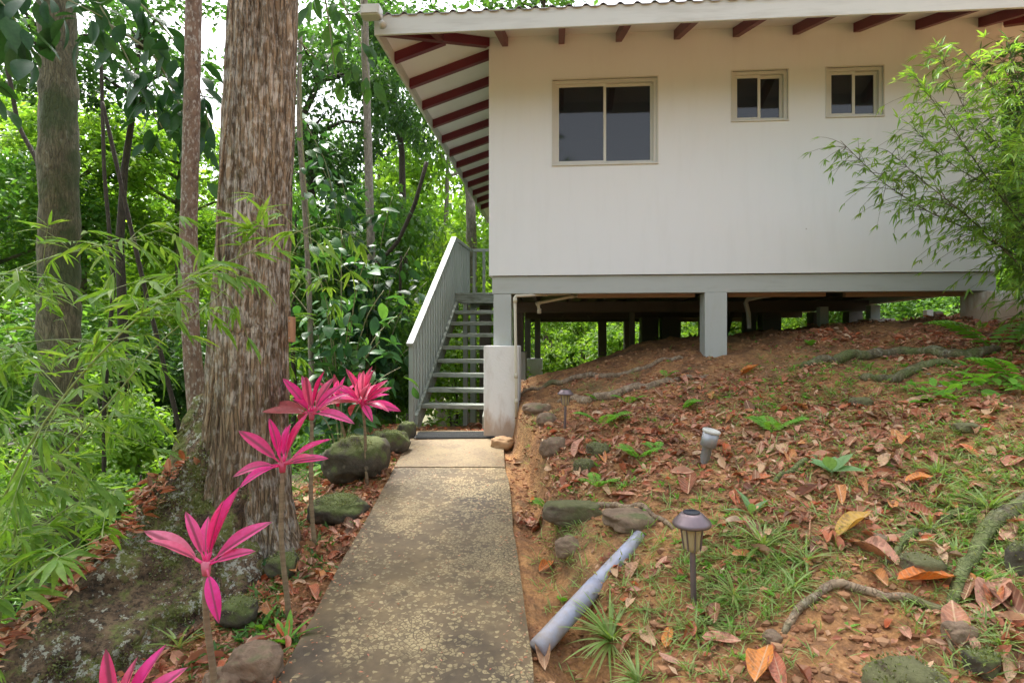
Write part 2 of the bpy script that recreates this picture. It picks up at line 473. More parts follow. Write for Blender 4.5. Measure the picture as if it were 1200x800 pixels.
k.bump(k.math('ADD', k.math('MULTIPLY', flake, .5), k.math('MULTIPLY', k.noise(90, 4), .4)), .5, .006)
MAT['path'] = k.m
k = NT('cream_painted_concrete')
w2 = k.noise(3.0, 5, .65); fine = k.noise(38, 5, .75, k.mapped((1, 3, 1)))
c = k.mix(k.ramp(k.math('ADD', k.math('MULTIPLY', fine, .7), k.math('MULTIPLY', w2, .4)), [(.54, 1.0), (.62, 0.0)]), (.085,.062,.038), (.225,.165,.082))
k.col(k.mix(k.math('MULTIPLY', k.ramp(w2, [(.45, 0.0), (.7, 1.0)]), .5), c, (.22, .14, .07))); k.rough(.7)
k.bump(k.noise(60, 4), .4, .006)
MAT['path_far'] = k.m

k = NT('red_clay_soil')
big = k.noise(.9, 4); mid = k.noise(4.5, 5, .6); fine = k.noise(28, 5, .7)
c = k.ramp(mid, [(.3, (.13,.065,.03)), (.5, (.30,.145,.055)), (.7, (.48,.25,.09))])
c = k.mix(k.ramp(fine, [(.35, .6), (.55, 0.0)]), c, (.09,.04,.022))
c = k.mix(k.math('MULTIPLY', k.ramp(fine, [(.58, 0.0), (.72, 1.0)]), .5), c, (.50,.32,.18))
c = k.mix(k.math('MULTIPLY', k.ramp(k.math('ADD', k.math('MULTIPLY', big, .6), k.math('MULTIPLY', k.noise(3.1, 5, .65), .4)), [(.50, 0.0), (.62, 1.0)]), .35), c, k.mix(fine, (.13,.13,.05), (.24,.21,.09)))
# away from the house the ground is dark forest floor under plants
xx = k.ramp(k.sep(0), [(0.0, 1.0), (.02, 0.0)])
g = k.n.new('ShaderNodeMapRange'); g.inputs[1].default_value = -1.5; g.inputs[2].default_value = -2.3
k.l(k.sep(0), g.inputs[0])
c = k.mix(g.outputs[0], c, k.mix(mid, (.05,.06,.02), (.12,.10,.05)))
k.col(c); k.rough(.95)
k.bump(k.math('ADD', k.math('MULTIPLY', fine, .5), k.math('MULTIPLY', k.voro(55), .7)), .7, .02)
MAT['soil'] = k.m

def stone(name, base, moss=None, lo=.45):
    k = NT(name)
    n1 = k.noise(7, 6, .65); n2 = k.noise(35, 5)
    c = k.ramp(n1, [(.3, tuple(x*.45 for x in base)), (.6, base), (.8, tuple(min(1, x*1.5) for x in base))])
    c = k.mix(k.ramp(k.voro(9, 'F1'), [(.12, .7), (.2, 0.0)]), c, tuple(min(1, x * 2) for x in base))
    if moss:
        geo = k.n.new('ShaderNodeNewGeometry'); sp = k.n.new('ShaderNodeSeparateXYZ'); k.l(geo.outputs['Normal'], sp.inputs[0])
        mm = k.ramp(k.math('ADD', k.math('MULTIPLY', sp.outputs[2], .25), k.noise(5, 5, .6)), [(lo + .1, 0.0), (lo + .25, .9)])
        c = k.mix(mm, c, k.mix(n2, moss, tuple(x * .45 for x in moss)))
    k.col(c); k.rough(.9); k.bump(k.math('ADD', n2, n1), .7, .015)
    return k.m
MAT['rock_moss'] = stone('mossy_dark_rock', (.10,.085,.06), (.15,.19,.05))
MAT['rock_green'] = stone('moss_covered_rock', (.17,.13,.085), (.15,.155,.06), .38)
MAT['rock'] = stone('brown_grey_rock', (.25,.17,.11), (.12,.14,.05), .6)
MAT['clod'] = leaf_mat('soil_crumb', [(.20,.085,.04),(.32,.15,.07),(.42,.24,.13),(.15,.065,.03),(.36,.18,.09)], .95, .0)

k = NT('rubber_mat'); k.col(k.mix(k.noise(8, 4), (.012,.014,.015), (.035,.036,.034))); k.rough(.7); k.bump(k.voro(90), .5, .004); MAT['rubber'] = k.m
k = NT('bronze_lamp_metal'); k.col(k.mix(k.noise(9, 4), (.16,.12,.13), (.27,.21,.22))); k.rough(.38); k.b.inputs['Metallic'].default_value = .55; MAT['bronze'] = k.m
k = NT('amber_lamp_lens'); k.col(k.mix(k.noise(3, 2), (.50,.38,.20), (.60,.50,.32))); k.rough(.25); k.b.inputs['Transmission Weight'].default_value = .25; MAT['lens'] = k.m
k = NT('solar_cell'); k.col((.03,.035,.05)); k.rough(.15); MAT['solar'] = k.m
k = NT('dull_steel'); k.col(k.mix(k.noise(7, 4), (.30,.31,.33), (.45,.46,.48))); k.rough(.4); k.b.inputs['Metallic'].default_value = .5; MAT['steel'] = k.m
k = NT('white_plastic'); k.col(k.mix(k.noise(5, 4), (.62,.62,.58), (.45,.44,.38))); k.rough(.4); MAT['plastic'] = k.m
k = NT('stained_blue_grey_plastic'); k.col(k.mix(k.ramp(k.noise(7, 5, .7), [(.40, 0.0), (.68, .8)]), (.33,.35,.45), (.30,.24,.18))); k.rough(.42); k.bump(k.noise(12, 3), .3, .01); MAT['drain'] = k.m
k = NT('old_wood'); k.col(k.ramp(k.noise(4, 5, .6, k.mapped((6, 6, 1))), [(.3, (.28,.12,.06)), (.7, (.50,.27,.15))])); k.rough(.8); MAT['oldwood'] = k.m
k = NT('cut_wood'); k.col(k.ramp(k.noise(5, 5, .6), [(.3, (.25,.14,.07)), (.7, (.48,.30,.15))])); k.rough(.85); MAT['cutwood'] = k.m
k = NT('culm_green'); k.col(k.mix(k.noise(2, 3, .5), (.20,.27,.07), (.30,.36,.13))); k.rough(.4); MAT['culm'] = k.m
k = NT('twig'); k.col(k.mix(k.noise(4, 3, .5), (.20,.22,.09), (.28,.24,.13))); k.rough(.6); MAT['twig'] = k.m
k = NT('cane'); k.col(k.ramp(k.noise(3, 4, .6, k.mapped((1, 1, 12))), [(.3, (.14,.09,.05)), (.7, (.33,.25,.15))])); k.rough(.8); MAT['cane'] = k.m
k = NT('tin_roof'); k.col(k.mix(k.noise(3, 5, .6), (.42,.38,.36), (.28,.20,.16))); k.rough(.6); MAT['tin'] = k.m
# ------------------------------------------------------------------ terrain
def xr(Y): return .1825 - .047 * Y
def xl(Y): return xr(Y) - .97
def zp(Y): return np.where(np.asarray(Y) < 6.01, -.0687 * (6.01 - np.asarray(Y)), 0.0)

def ground_z(X, Y, fine=True):
    X = np.asarray(X, float); Y = np.asarray(Y, float)
    base = zp(np.clip(Y, -3, 50)) - .035
    Yc = np.minimum(Y, 7.0 - .36 * np.clip(X - 2.0, 0, 3))
    plane = EYE - 1.055 + .1402 * (np.minimum(X, 9) - .72) + .1923 * (Yc - 2.3)
    diff = np.maximum(plane - base, .05)
    t = X - xr(np.clip(Y, -3, 8)) + .05 * fbm(X * 0 + 3, Y * 1.6, 0, 2, 5)
    edge0 = .14 + .12 * sstep(3.2, 1.8, Y)
    ls = .52 + .14 * sstep(2.8, 3.8, Y)
    r = ls * sstep(edge0, edge0 + .17 - .07 * sstep(2.8, 3.6, Y), t) + (1 - ls) * np.clip((t - .26) / (.62 + 1.0 * sstep(4.4, 6.6, Y)), 0, 1) ** .9
    z = base + diff * r
    z = z - .03 * sstep(0, .1, t) * (1 - sstep(.2, .3, t))
    # left side: level strip, then the slope down into the valley
    s = xl(np.clip(Y, -3, 8)) - X
    left = s > 0
    drop = .22 * np.clip(s - .18, 0, .6) + .62 * np.clip(s - .78, 0, 4.5) + .05 * np.clip(s - 5.3, 0, 60)
    z = np.where(left, base - drop, z)
    back = .30 * np.clip(Y - 7.25, 0, 9) * 1.0
    back2 = .32 * np.clip(Y - 7.35, 0, 9)
    z = z - np.where(X < .2, back, back2)
    far = sstep(22, 60, np.hypot(X, Y))
    z = z + far * (3.0 * fbm(X * .03, Y * .03, 0, 2, 9))
    if fine:
        onpath = (sstep(-.06, .04, s * -1 - .0) * sstep(.16, .05, t)) * (Y < 6.5)
        amp = 1 - .8 * np.where(left, 0, 1) * sstep(.2, .0, t)
        amp = np.where((t < .0) & (~left) & (Y < 6.6), 0, amp)
        z = z + amp * (.042 * fbm(X * 2.6, Y * 2.6, 0, 3, 2) + .016 * fbm(X * 9, Y * 9, 0, 3, 3) + .010 * np.maximum(0, fbm(X * 19, Y * 19, 0, 2, 4)))
    return z

def axis(lo, hi, step, far_lo, far_hi, grow=1.16):
    a = list(np.arange(lo, hi, step))
    s, x = step, hi
    while x < far_hi: a.append(x); s *= grow; x += s
    a.append(far_hi)
    s, x, b = step, lo, []
    while x > far_lo:
        s *= grow; x -= s; b.append(x)
    return np.array(b[::-1] + a)
gx = axis(-1.9, 3.4, .026, -190, 190)
gy = axis(1.1, 7.6, .03, -60, 240)
GX, GY = np.meshgrid(gx, gy)
GZ = ground_z(GX, GY)
nx, ny = len(gx), len(gy)
I = (np.arange(ny - 1)[:, None] * nx + np.arange(nx - 1)[None, :]).ravel()
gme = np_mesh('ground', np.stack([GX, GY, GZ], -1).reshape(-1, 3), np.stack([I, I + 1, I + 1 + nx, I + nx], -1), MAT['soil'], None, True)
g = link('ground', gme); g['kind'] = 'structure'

def gz(x, y): return float(ground_z(np.array([x]), np.array([y]))[0])
def ground_hit(px, py, dmax=12.0, dmin=1.2):
    """where the sight line through a photograph pixel meets the ground"""
    d = np.arange(dmin, dmax, .01)
    X = (px - 600) / FPX * d; Z = EYE + (400 - py) / FPX * d
    G = ground_z(X, d)
    k = np.argmax(G > Z)
    if not (G > Z).any(): k = len(d) - 1
    return Vector((X[k], d[k], G[k]))

# path: two concrete slabs
def slab(name, y0, y1, mat, dz=0):
    n = max(2, int((y1 - y0) / .08)); m = 12
    rng = np.random.default_rng(4)
    V, F = [], []
    ys = np.linspace(y0, y1, n); ts = np.linspace(0, 1, m)
    top = []
    for y in ys:
        wob0 = .008 * float(vnoise(y * 3, 1.0, 0, 4)); wob1 = .010 * float(vnoise(y * 3, 7.0, 0, 4))
        for t in ts:
            x = (xl(y) + wob0) * (1 - t) + (xr(y) + wob1) * t
            e = min(t, 1 - t)
            z = float(zp(y)) + dz - (.006 if e < .01 else 0) + .003 * float(vnoise(x * 4, y * 4, 0, 8))
            V.append((x, y, z))
    V = np.array(V); nb = len(V)
    I = (np.arange(n - 1)[:, None] * m + np.arange(m - 1)[None, :]).ravel()
    F = [np.stack([I, I + 1, I + 1 + m, I + m], -1)]
    loop = [i for i in range(m)] + [(j + 1) * m - 1 for j in range(1, n)] + [(n - 1) * m + i for i in range(m - 2, -1, -1)] + [j * m for j in range(n - 2, 0, -1)]
    B = V[loop].copy(); B[:, 2] -= .13
    V = np.concatenate([V, B]); L = len(loop); lo = np.array(loop)
    a = np.arange(L); b = (a + 1) % L
    F.append(np.stack([nb + a, nb + b, lo[b], lo[a]], -1))
    me = np_mesh(name, V, F, mat, None, False)
    return me
path = link('path', None); path['kind'] = 'structure'
link('concrete_slab', slab('concrete_slab', -2.5, 5.02, MAT['path']), path)
link('concrete_slab', slab('concrete_slab', 5.035, 6.62, MAT['path_far'], .004), path)

# ------------------------------------------------------------------ the house
HROT = -math.atan(.0794)
house = thing('raised_house', 'white raised house with dark red rafters standing on grey posts above the slope', 'house', (-.246, 6.2, 0), (0, 0, HROT))
HM = Matrix.Translation((-.246, 6.2, 0)) @ Matrix.Rotation(HROT, 4, 'Z')
def HW(u, v, z): return HM @ Vector((u, v, z))
HINV = HM.inverted()
W, DP = 5.15, 6.6
WB, WT = 1.722, 4.30
wins = [(.682, 1.767, 2.886, 3.78), (2.53, 3.084, 3.296, 3.808), (3.471, 4.02, 3.31, 3.81)]

def holed_wall(x0, x1, z0, z1, holes, t):
    xs = sorted({x0, x1, *[h[0] for h in holes], *[h[1] for h in holes]})
    zs = sorted({z0, z1, *[h[2] for h in holes], *[h[3] for h in holes]})
    m = MB()
    def solid(i, j):
        if not (0 <= i < len(xs) - 1 and 0 <= j < len(zs) - 1): return False
        cx, cz = (xs[i] + xs[i+1]) / 2, (zs[j] + zs[j+1]) / 2
        return not any(h[0] < cx < h[1] and h[2] < cz < h[3] for h in holes)
    for i in range(len(xs) - 1):
        for j in range(len(zs) - 1):
            if not solid(i, j): continue
            a, b, c, d = xs[i], xs[i+1], zs[j], zs[j+1]
            m.add([(a,0,c),(b,0,c),(b,0,d),(a,0,d)], [(0,1,2,3)])
            m.add([(a,t,c),(b,t,c),(b,t,d),(a,t,d)], [(3,2,1,0)])
            if not solid(i-1, j): m.add([(a,0,c),(a,0,d),(a,t,d),(a,t,c)], [(0,1,2,3)])
            if not solid(i+1, j): m.add([(b,0,c),(b,t,c),(b,t,d),(b,0,d)], [(0,1,2,3)])
            if not solid(i, j-1): m.add([(a,0,c),(a,t,c),(b,t,c),(b,0,c)], [(0,1,2,3)])
            if not solid(i, j+1): m.add([(a,0,d),(b,0,d),(b,t,d),(a,t,d)], [(0,1,2,3)])
    return m
part('wall', holed_wall(0, W, WB, WT - .03, wins, .10), MAT['wall'], house, label='front wall with three sliding windows')
part('wall', MB().box((0, .10, WB), (.10, DP, WT - .03)), MAT['wall'], house)
part('wall', MB().box((W - .10, .10, WB), (W, DP, WT - .03)), MAT['wall'], house)
part('wall', MB().box((.10, DP - .10, WB), (W - .10, DP, WT - .03)), MAT['wall'], house)
# rooms behind the windows
part('floor_deck', MB().box((.102, .102, 1.70), (W - .102, DP - .102, 1.78)), MAT['joist'], house)
part('ceiling', MB().box((.102, .102, 4.06), (W - .102, DP - .102, 4.10)), MAT['inside'], house)
part('partition', MB().box((2.15, .102, 1.79), (2.25, DP - .102, 4.05)).box((.102, 2.6, 1.79), (2.14, 2.7, 4.05)).box((2.26, 1.8, 1.79), (W - .102, 1.9, 4.05)), MAT['inside'], house, stuff=False)
# windows
def window(x0, x1, z0, z1, big, lab):
    w = link('window', None, house)
    w['label'] = lab
    f = .035 if big else .032
    fr = MB()
    y0, y1 = .015, .085
    fr.box((x0, y0, z1 - f), (x1, y1, z1)); fr.box((x0, y0, z0), (x1, y1, z0 + f * .7))
    fr.box((x0, y0, z0 + f * .7), (x0 + f, y1, z1 - f)); fr.box((x1 - f, y0, z0 + f * .7), (x1, y1, z1 - f))
    fr = part('frame', fr, MAT['frame'], w)
    xm = (x0 + x1) / 2
    s = .028
    for a, b, yy in ((x0 + f, xm + .018, .034), (xm - .018, x1 - f, .060)):
        z_0, z_1 = z0 + f * .7, z1 - f
        sm = MB()
        sm.box((a, yy, z_1 - s), (b, yy + .022, z_1)); sm.box((a, yy, z_0), (b, yy + .022, z_0 + s * .8))
        sm.box((a, yy, z_0 + s * .8), (a + s, yy + .022, z_1 - s)); sm.box((b - s, yy, z_0 + s * .8), (b, yy + .022, z_1 - s))
        part('sash', sm, MAT['frame'], w)
        pm = MB().box((a + s, yy + .008, z_0 + s * .8), (b - s, yy + .014, z_1 - s))
        part('pane', pm, MAT['glass'], w)
    # thin trim round the opening
    tm = MB()
    e = .012
    tm.box((x0 - e, -.010, z1), (x1 + e, .012, z1 + e)); tm.box((x0 - e, -.018, z0 - e), (x1 + e, .012, z0))
    tm.box((x0 - e, -.010, z0), (x0, .012, z1)); tm.box((x1, -.010, z0), (x1 + e, .012, z1))
    part('trim', tm, MAT['frame'], w)
window(*wins[0], True, 'large two-pane sliding window')
window(*wins[1], False, 'small sliding window in the middle of the wall')
window(*wins[2], False, 'small sliding window half behind the bamboo')

# eaves
E = .92
PT = .33     # roof pitch
ZE = 3.953   # underside of the deck at the eave
def roof_z(dist): return ZE + PT * dist
W2, D2 = W + 2 * E, DP + 2 * E
half = W2 / 2
corners = [(-E, -E), (W + E, -E), (W + E, DP + E), (-E, DP + E)]
ra, rb = (-E + half, -E + half), (-E + half, DP + E - half)
zr = roof_z(half)
def sheet(quads, t, name, mat, lab=None):
    m = MB()
    for q in quads:
        q = [Vector(p) for p in q]
        n = len(q)
        V = [tuple(p) for p in q] + [tuple(p + Vector((0, 0, t))) for p in q]
        for i in range(1, n - 1):
            m.add([V[0], V[i], V[i+1]], [(0, 2, 1)])
            m.add([V[n], V[n+i], V[n+i+1]], [(0, 1, 2)])
        for i in range(n):
            j = (i + 1) % n
            m.add([V[i], V[j], V[n+j], V[n+i]], [(0, 1, 2, 3)])
    return part(name, m, mat, house, label=lab)
def c3(i): return (corners[i][0], corners[i][1], ZE)
sheet([[c3(0), c3(1), (*ra, zr)], [c3(1), c3(2), (*rb, zr), (*ra, zr)], [c3(2), c3(3), (*rb, zr)], [c3(3), c3(0), (*ra, zr), (*rb, zr)]], .02, 'soffit', MAT['soffit'], 'white boarding under the roof')
# fascia boards
ft, fb = 4.015, 3.832
part('fascia', MB().box((-E - .028, -E - .028, fb), (W + E + .028, -E - .002, ft)), MAT['fascia'], house, bev=.003)
part('fascia', MB().box((-E - .027, -E - .001, fb + .002), (-E - .002, DP + E, ft - .002)), MAT['fascia'], house, bev=.003)
part('fascia', MB().box((W + E + .002, -E - .001, fb + .002), (W + E + .027, DP + E, ft - .002)), MAT['fascia'], house)
part('fascia', MB().box((-E - .027, DP + E + .001, fb), (W + E + .027, DP + E + .026, ft)), MAT['fascia'], house)
# rafters
def rafter(p, q, w=.062, h=.095, parent=house, name='rafter'):
    m = MB()
    P0 = Vector((p[0], p[1], 0)); Q0 = Vector((q[0], q[1], 0))
    d = (Q0 - P0).normalized(); s = Vector((-d.y, d.x, 0)) * w / 2
    za, zb = p[2], q[2]
    V = []
    for c, z in ((P0, za), (Q0, zb)):
        for sg, dz in ((-1, -h), (1, -h), (1, 0), (-1, 0)):
            v = c + s * sg; V.append((v.x, v.y, z + dz))
    m.add(V, [(0,1,2,3),(7,6,5,4),(0,4,5,1),(1,5,6,2),(2,6,7,3),(3,7,4,0)])
    return part(name, m, MAT['rafter'], parent)
G = .002
us = [.174 + .598 * i for i in range(9)]
for u in us:
    rafter((u, -E + G, ZE - G), (u, -.002, roof_z(E) - G))
rafter((-.43, -E + G, ZE - G), (-.43, -.475, roof_z(E - .475) - G))
rafter((W + .36, -E + G, ZE - G), (W + .36, -.41, roof_z(E - .41) - G))
rafter((-E + G, -.36, ZE - G), (-.40, -.36, roof_z(E - .40) - G))
for i in range(1, 12):
    v = -.36 + .6 * i
    rafter((-E + G, v, ZE - G), (-.002, v, roof_z(E) - G))
rafter((-E + .01, -E + .01, ZE - G), (-.012, -.012, roof_z(E) - G), w=.065, h=.10, name='hip_rafter')
rafter((W + E - .01, -E + .01, ZE - G), (W + .012, -.012, roof_z(E) - G), w=.065, h=.10, name='hip_rafter')
# corrugated roof
def corrugated():
    per, step = .15, .15 / 8
    out = []
    o = .045
    for side in range(4):
        L = W2 + 2 * o if side % 2 == 0 else D2 + 2 * o
        hw = half + o
        n = int(L / step) + 1
        xs = np.linspace(0, L, n)
        bump = .028 * np.maximum(0, np.cos(xs * 2 * math.pi / per)) ** 1.0
        run = np.minimum(np.minimum(xs, L - xs), hw)
        V = []
        for t in (0, 1):
            yy = run * t
            zz = ZE + .062 - PT * o + PT * yy + bump
            V.append(np.stack([xs, yy, zz], -1))
        V = np.concatenate(V)
        V[:, 0] -= 0
        a = np.arange(n - 1)
        F = np.stack([a, a + 1, a + 1 + n, a + n], -1)
        # under side of the sheet
        V2 = V.copy(); V2[:, 2] -= .006
        Vv = np.concatenate([V, V2]); F = np.concatenate([F, F[:, ::-1] + 2 * n, np.stack([a + 1, a, a + 2 * n, a + 1 + 2 * n], -1)])
        ang = side * math.pi / 2
        ox, oy = [(-E - o, -E - o), (W + E + o, -E - o), (W + E + o, DP + E + o), (-E - o, DP + E + o)][side]
        c, s_ = math.cos(ang), math.sin(ang)
        X = Vv[:, 0] * c - Vv[:, 1] * s_ + ox; Y = Vv[:, 0] * s_ + Vv[:, 1] * c + oy
        part('roof', np_mesh('roof', np.stack([X, Y, Vv[:, 2]], -1), F, MAT['roof'], None, False), MAT['roof'], house)
corrugated()

# under-floor frame
part('beam', MB().box((.03, .03, 1.53), (W - .03, .14, 1.715)), MAT['beam'], house, bev=.004, label='grey painted beam along the front')
part('beam', MB().box((.035, .142, 1.532), (.14, DP - .03, 1.70)), MAT['beam'], house)
part('beam', MB().box((W - .14, .142, 1.532), (W - .035, DP - .03, 1.70)), MAT['beam'], house)
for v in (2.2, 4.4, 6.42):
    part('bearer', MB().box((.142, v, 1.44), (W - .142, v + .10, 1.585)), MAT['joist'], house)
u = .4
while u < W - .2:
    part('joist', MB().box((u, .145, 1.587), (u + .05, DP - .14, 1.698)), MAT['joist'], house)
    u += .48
part('ledger', MB().box((.95, .20, 1.495), (2.2, .26, 1.545)), MAT['plank'], house, label='bare brown timber under the front beam')
part('ledger', MB().box((2.55, .20, 1.495), (3.55, .26, 1.543)), MAT['plank'], house, label='bare brown timber under the front beam')
part('ledger', MB().box((3.75, .20, 1.49), (4.95, .26, 1.545)), MAT['plank'], house, label='bare brown timber under the front beam')

def post(u0, v0, w, z1, z0=None, mat='post', d=None, lab=None):
    d = d or w
    c = HW(u0 + w / 2, v0 + d / 2, 0)
    zb = gz(c.x, c.y) - .12 if z0 is None else z0
    return part('post', MB().box((u0, v0, zb), (u0 + w, v0 + d, z1)), MAT[mat], house, bev=.004, label=lab)
def pier(u0, v0, w, d, z1, lab=None, name='pier'):
    c = HW(u0 + w / 2, v0 + d / 2, 0)
    zb = min(gz(HW(u0 + a, v0 + b, 0).x, HW(u0 + a, v0 + b, 0).y) for a in (0, w) for b in (0, d)) - .10
    m = MB().box((-w/2, -d/2, 0), (w/2, d/2, z1 - zb))
    o = part(name, m, MAT['pier'], house, bev=.012, label=lab)
    o.location = (u0 + w/2, v0 + d/2, zb)
    return o
pier(-.045, -.10, .37, .40, .975, 'pale concrete pier with a muddy foot beside the stairs')
post(.045, .035, .19, 1.528, .97, lab='grey corner post standing on the stained pier')
post(2.26, .02, .225, 1.528, None, lab='grey post on the slope under the front wall')
pier(5.0, -.02, .36, .40, 1.525, 'white plastered block at the right corner of the house')
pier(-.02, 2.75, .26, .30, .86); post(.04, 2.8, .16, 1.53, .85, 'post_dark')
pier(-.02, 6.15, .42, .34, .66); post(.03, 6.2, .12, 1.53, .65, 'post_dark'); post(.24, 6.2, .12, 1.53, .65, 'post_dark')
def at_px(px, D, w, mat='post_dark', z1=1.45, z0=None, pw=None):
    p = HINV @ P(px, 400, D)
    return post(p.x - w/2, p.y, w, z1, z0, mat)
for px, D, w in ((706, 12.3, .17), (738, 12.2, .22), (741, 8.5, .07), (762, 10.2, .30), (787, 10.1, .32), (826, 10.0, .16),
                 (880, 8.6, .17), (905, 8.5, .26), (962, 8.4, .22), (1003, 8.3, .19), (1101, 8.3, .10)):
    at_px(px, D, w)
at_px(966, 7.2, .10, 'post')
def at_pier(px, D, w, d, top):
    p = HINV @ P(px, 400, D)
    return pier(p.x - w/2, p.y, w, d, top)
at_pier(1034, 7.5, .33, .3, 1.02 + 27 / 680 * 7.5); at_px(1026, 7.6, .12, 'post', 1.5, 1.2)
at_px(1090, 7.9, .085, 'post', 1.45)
# diagonal braces
for (a, b, D) in (((862, 350), (845, 410), 9.0), ((868, 345), (889, 405), 9.0), ((660, 372), (690, 348), 9.5), ((690, 372), (735, 348), 9.5)):
    p = HINV @ P(*a, D); q = HINV @ P(*b, D)
    part('brace', MB().bar(p, q, .07, .05, (0, 1, 0)), MAT['joist'], house)
# pipes
def pipe(pts, r, lab, mat='pvc'):
    t = MB(); t.tube(pts, r, 10, True)
    o = thing('water_pipe', lab, 'pipe', (0, 0, 0))
    part('pipe_run', t, MAT[mat], o, smooth=True)
    return o
def joint(o, p, r, a):
    a = Vector(a).normalized() * r * 1.6
    m = MB(); m.tube([tuple(Vector(p) - a), tuple(Vector(p) + a)], r * 1.35, 10)
    part('coupling', m, MAT['pvc'], o, smooth=True)
pa = P(605, 512, 6.02); pa.z = gz(pa.x, pa.y) - .04
pb = P(603.5, 348, 6.02); pc = P(640, 345, 6.35); pd = P(668, 344.5, 6.45)
o = pipe([tuple(x) for x in (pa, P(605, 450, 6.02), pb, pb + Vector((.01, .02, .012)), pc, pd)], .016, 'cream plastic pipe running down beside the concrete pier and under the beam')
for pt, ax in ((P(605, 470, 6.02), (0, 0, 1)), (P(604.8, 440, 6.02), (0, 0, 1)), (P(603.6, 352, 6.02), (0, 0, 1)), (P(639, 345, 6.35), (1, .2, 0))):
    joint(o, pt, .016, ax)
qa, qb, qc = P(632, 366, 6.5), P(630.5, 355.5, 6.5), P(672, 347, 6.5)
o = pipe([tuple(x) for x in (qa, qb, qb + Vector((.012, 0, .006)), qc, P(722, 344.5, 6.6))], .017, 'short cream drain pipe elbow hanging under the floor beam')
joint(o, qb, .017, (1, 0, .3)); joint(o, P(632, 364.5, 6.5), .017, (0, 0, 1)); joint(o, P(671, 347.2, 6.5), .017, (1, 0, .2))
qa, qb, qc = P(878, 385, 6.9), P(874, 355, 6.9), P(893, 347, 6.7)
o = pipe([tuple(x) for x in (qa, P(877, 367, 6.9), qb, P(876, 351, 6.9), qc, P(902, 346, 6.6))], .026, 'grey drain pipe bending down behind the brown timber', 'post')
qa, qb = P(1040, 352, 7.0), P(1082, 346, 6.6)
o = pipe([tuple(qa), tuple(qb)], .022, 'white pipe lying level under the right part of the floor', 'plastic')

# floodlight at the eave corner
fl = thing('security_light', 'pale boxy security light fixed on the corner of the eave', 'light', HW(-E + .02, -E - .03, 3.93), (0, 0, HROT))
m = MB().box((-.13, -.16, .0), (.05, -.04, .10))
part('housing', m, MAT['plastic'], fl, bev=.012)
part('glass_cover', MB().box((-.115, -.172, .012), (.035, -.161, .088)), MAT['frame'], fl)
part('bracket', MB().box((-.07, -.04, .03), (-.03, .001, .07)), MAT['plastic'], fl)
m = MB().tube([(.03, -.05, .0), (.06, -.08, -.06)], [.02, .035], 10)
part('sensor', m, MAT['plastic'], fl, smooth=True)
m = MB().tube([(-.05, -.03, .09), (-.12, -.02, .15), (-.24, .05, .13), (-.32, .0, .10)], .009, 6)
part('cable', m, MAT['plastic'], fl, smooth=True)

# ------------------------------------------------------------------ the stairs
SA = math.atan2(.14, 1.0)
st = thing('wooden_staircase', 'grey painted open-tread wooden stairs climbing the side of the white house', 'stairs', (-1.165, 6.9, 0), (0, 0, -SA))
SW = .86
RI, GO = .175, .241
z1t = EYE - .761
for i in range(8):
    s0 = .16 + GO * i
    z = z1t + RI * i
    part('tread', MB().box((.045, s0, z - .052), (SW - .045, s0 + .255, z)), MAT['stair'], st, bev=.006)
LZ = EYE + .75
s9 = .16 + GO * 8
sl = RI / GO
def stringer(x):
    m = MB()
    y0, y1 = .02, s9 + .05
    zz = lambda y: z1t + (y - .16) * sl
    V = []
    for xx in (x, x + .04):
        V += [(xx, y0, zz(y0) - .26), (xx, y1, zz(y1) - .26), (xx, y1, zz(y1) - .02), (xx, y0, zz(y0) - .02)]
    m.add(V, [(0,1,2,3),(7,6,5,4),(0,4,5,1),(1,5,6,2),(2,6,7,3),(3,7,4,0)])
    return part('stringer', m, MAT['stair'], st, bev=.004)
stringer(.0); stringer(SW - .04)
m = MB()
lboards = 8
for b in range(lboards):
    y = s9 + b * .152
    part('deck_board', MB().box((-.01, y, LZ - .035), (SW + .02, y + .144, LZ)), MAT['stair'], st, bev=.003)
part('deck_beam', MB().box((.0, s9 + .01, LZ - .16), (SW, s9 + .06, LZ - .037)), MAT['stair'], st, label='weathered front board of the landing')
part('deck_beam', MB().box((.0, s9 + 1.15, LZ - .16), (SW, s9 + 1.2, LZ - .037)), MAT['stair'], st)
TOPZ = LZ + .83
ey = s9 + .02
hz = lambda y: EYE + .0 + (y) * (TOPZ - EYE) / (ey)
# newel posts and hand rail
gpost = gz(-1.165, 6.9) - .08
part('newel_post', MB().box((-.055, -.035, gpost), (.0 - .001, .03, hz(0) - .01)), MAT['rail'], st, bev=.004)
def rail(p, q, w=.085, h=.045):
    return part('handrail', MB().bar(p, q, w, h), MAT['rail'], st, bev=.005)
rail((-.028, -.07, hz(-.07) + .01), (-.028, ey + .02, hz(ey + .02) + .01))
rail((-.028, ey + .03, TOPZ + .012), (-.028, s9 + 1.2, TOPZ + .012))
rail((.0, s9 + 1.21, TOPZ + .010), (SW + .02, s9 + 1.21, TOPZ + .010), .06)
y = .10
while y < ey:
    zb = z1t + (y - .16) * sl - .20
    part('baluster', MB().box((-.046, y, zb), (-.008, y + .058, hz(y) - .006)), MAT['rail'], st)
    y += .122
y = ey + .06
while y < s9 + 1.15:
    part('baluster', MB().box((-.046, y, LZ - .13), (-.012, y + .05, TOPZ - .011)), MAT['rail'], st)
    y += .125
x = .02
while x < SW:
    part('baluster', MB().box((x, s9 + 1.205, LZ - .1), (x + .045, s9 + 1.235, TOPZ - .012)), MAT['rail'], st)
    x += .175
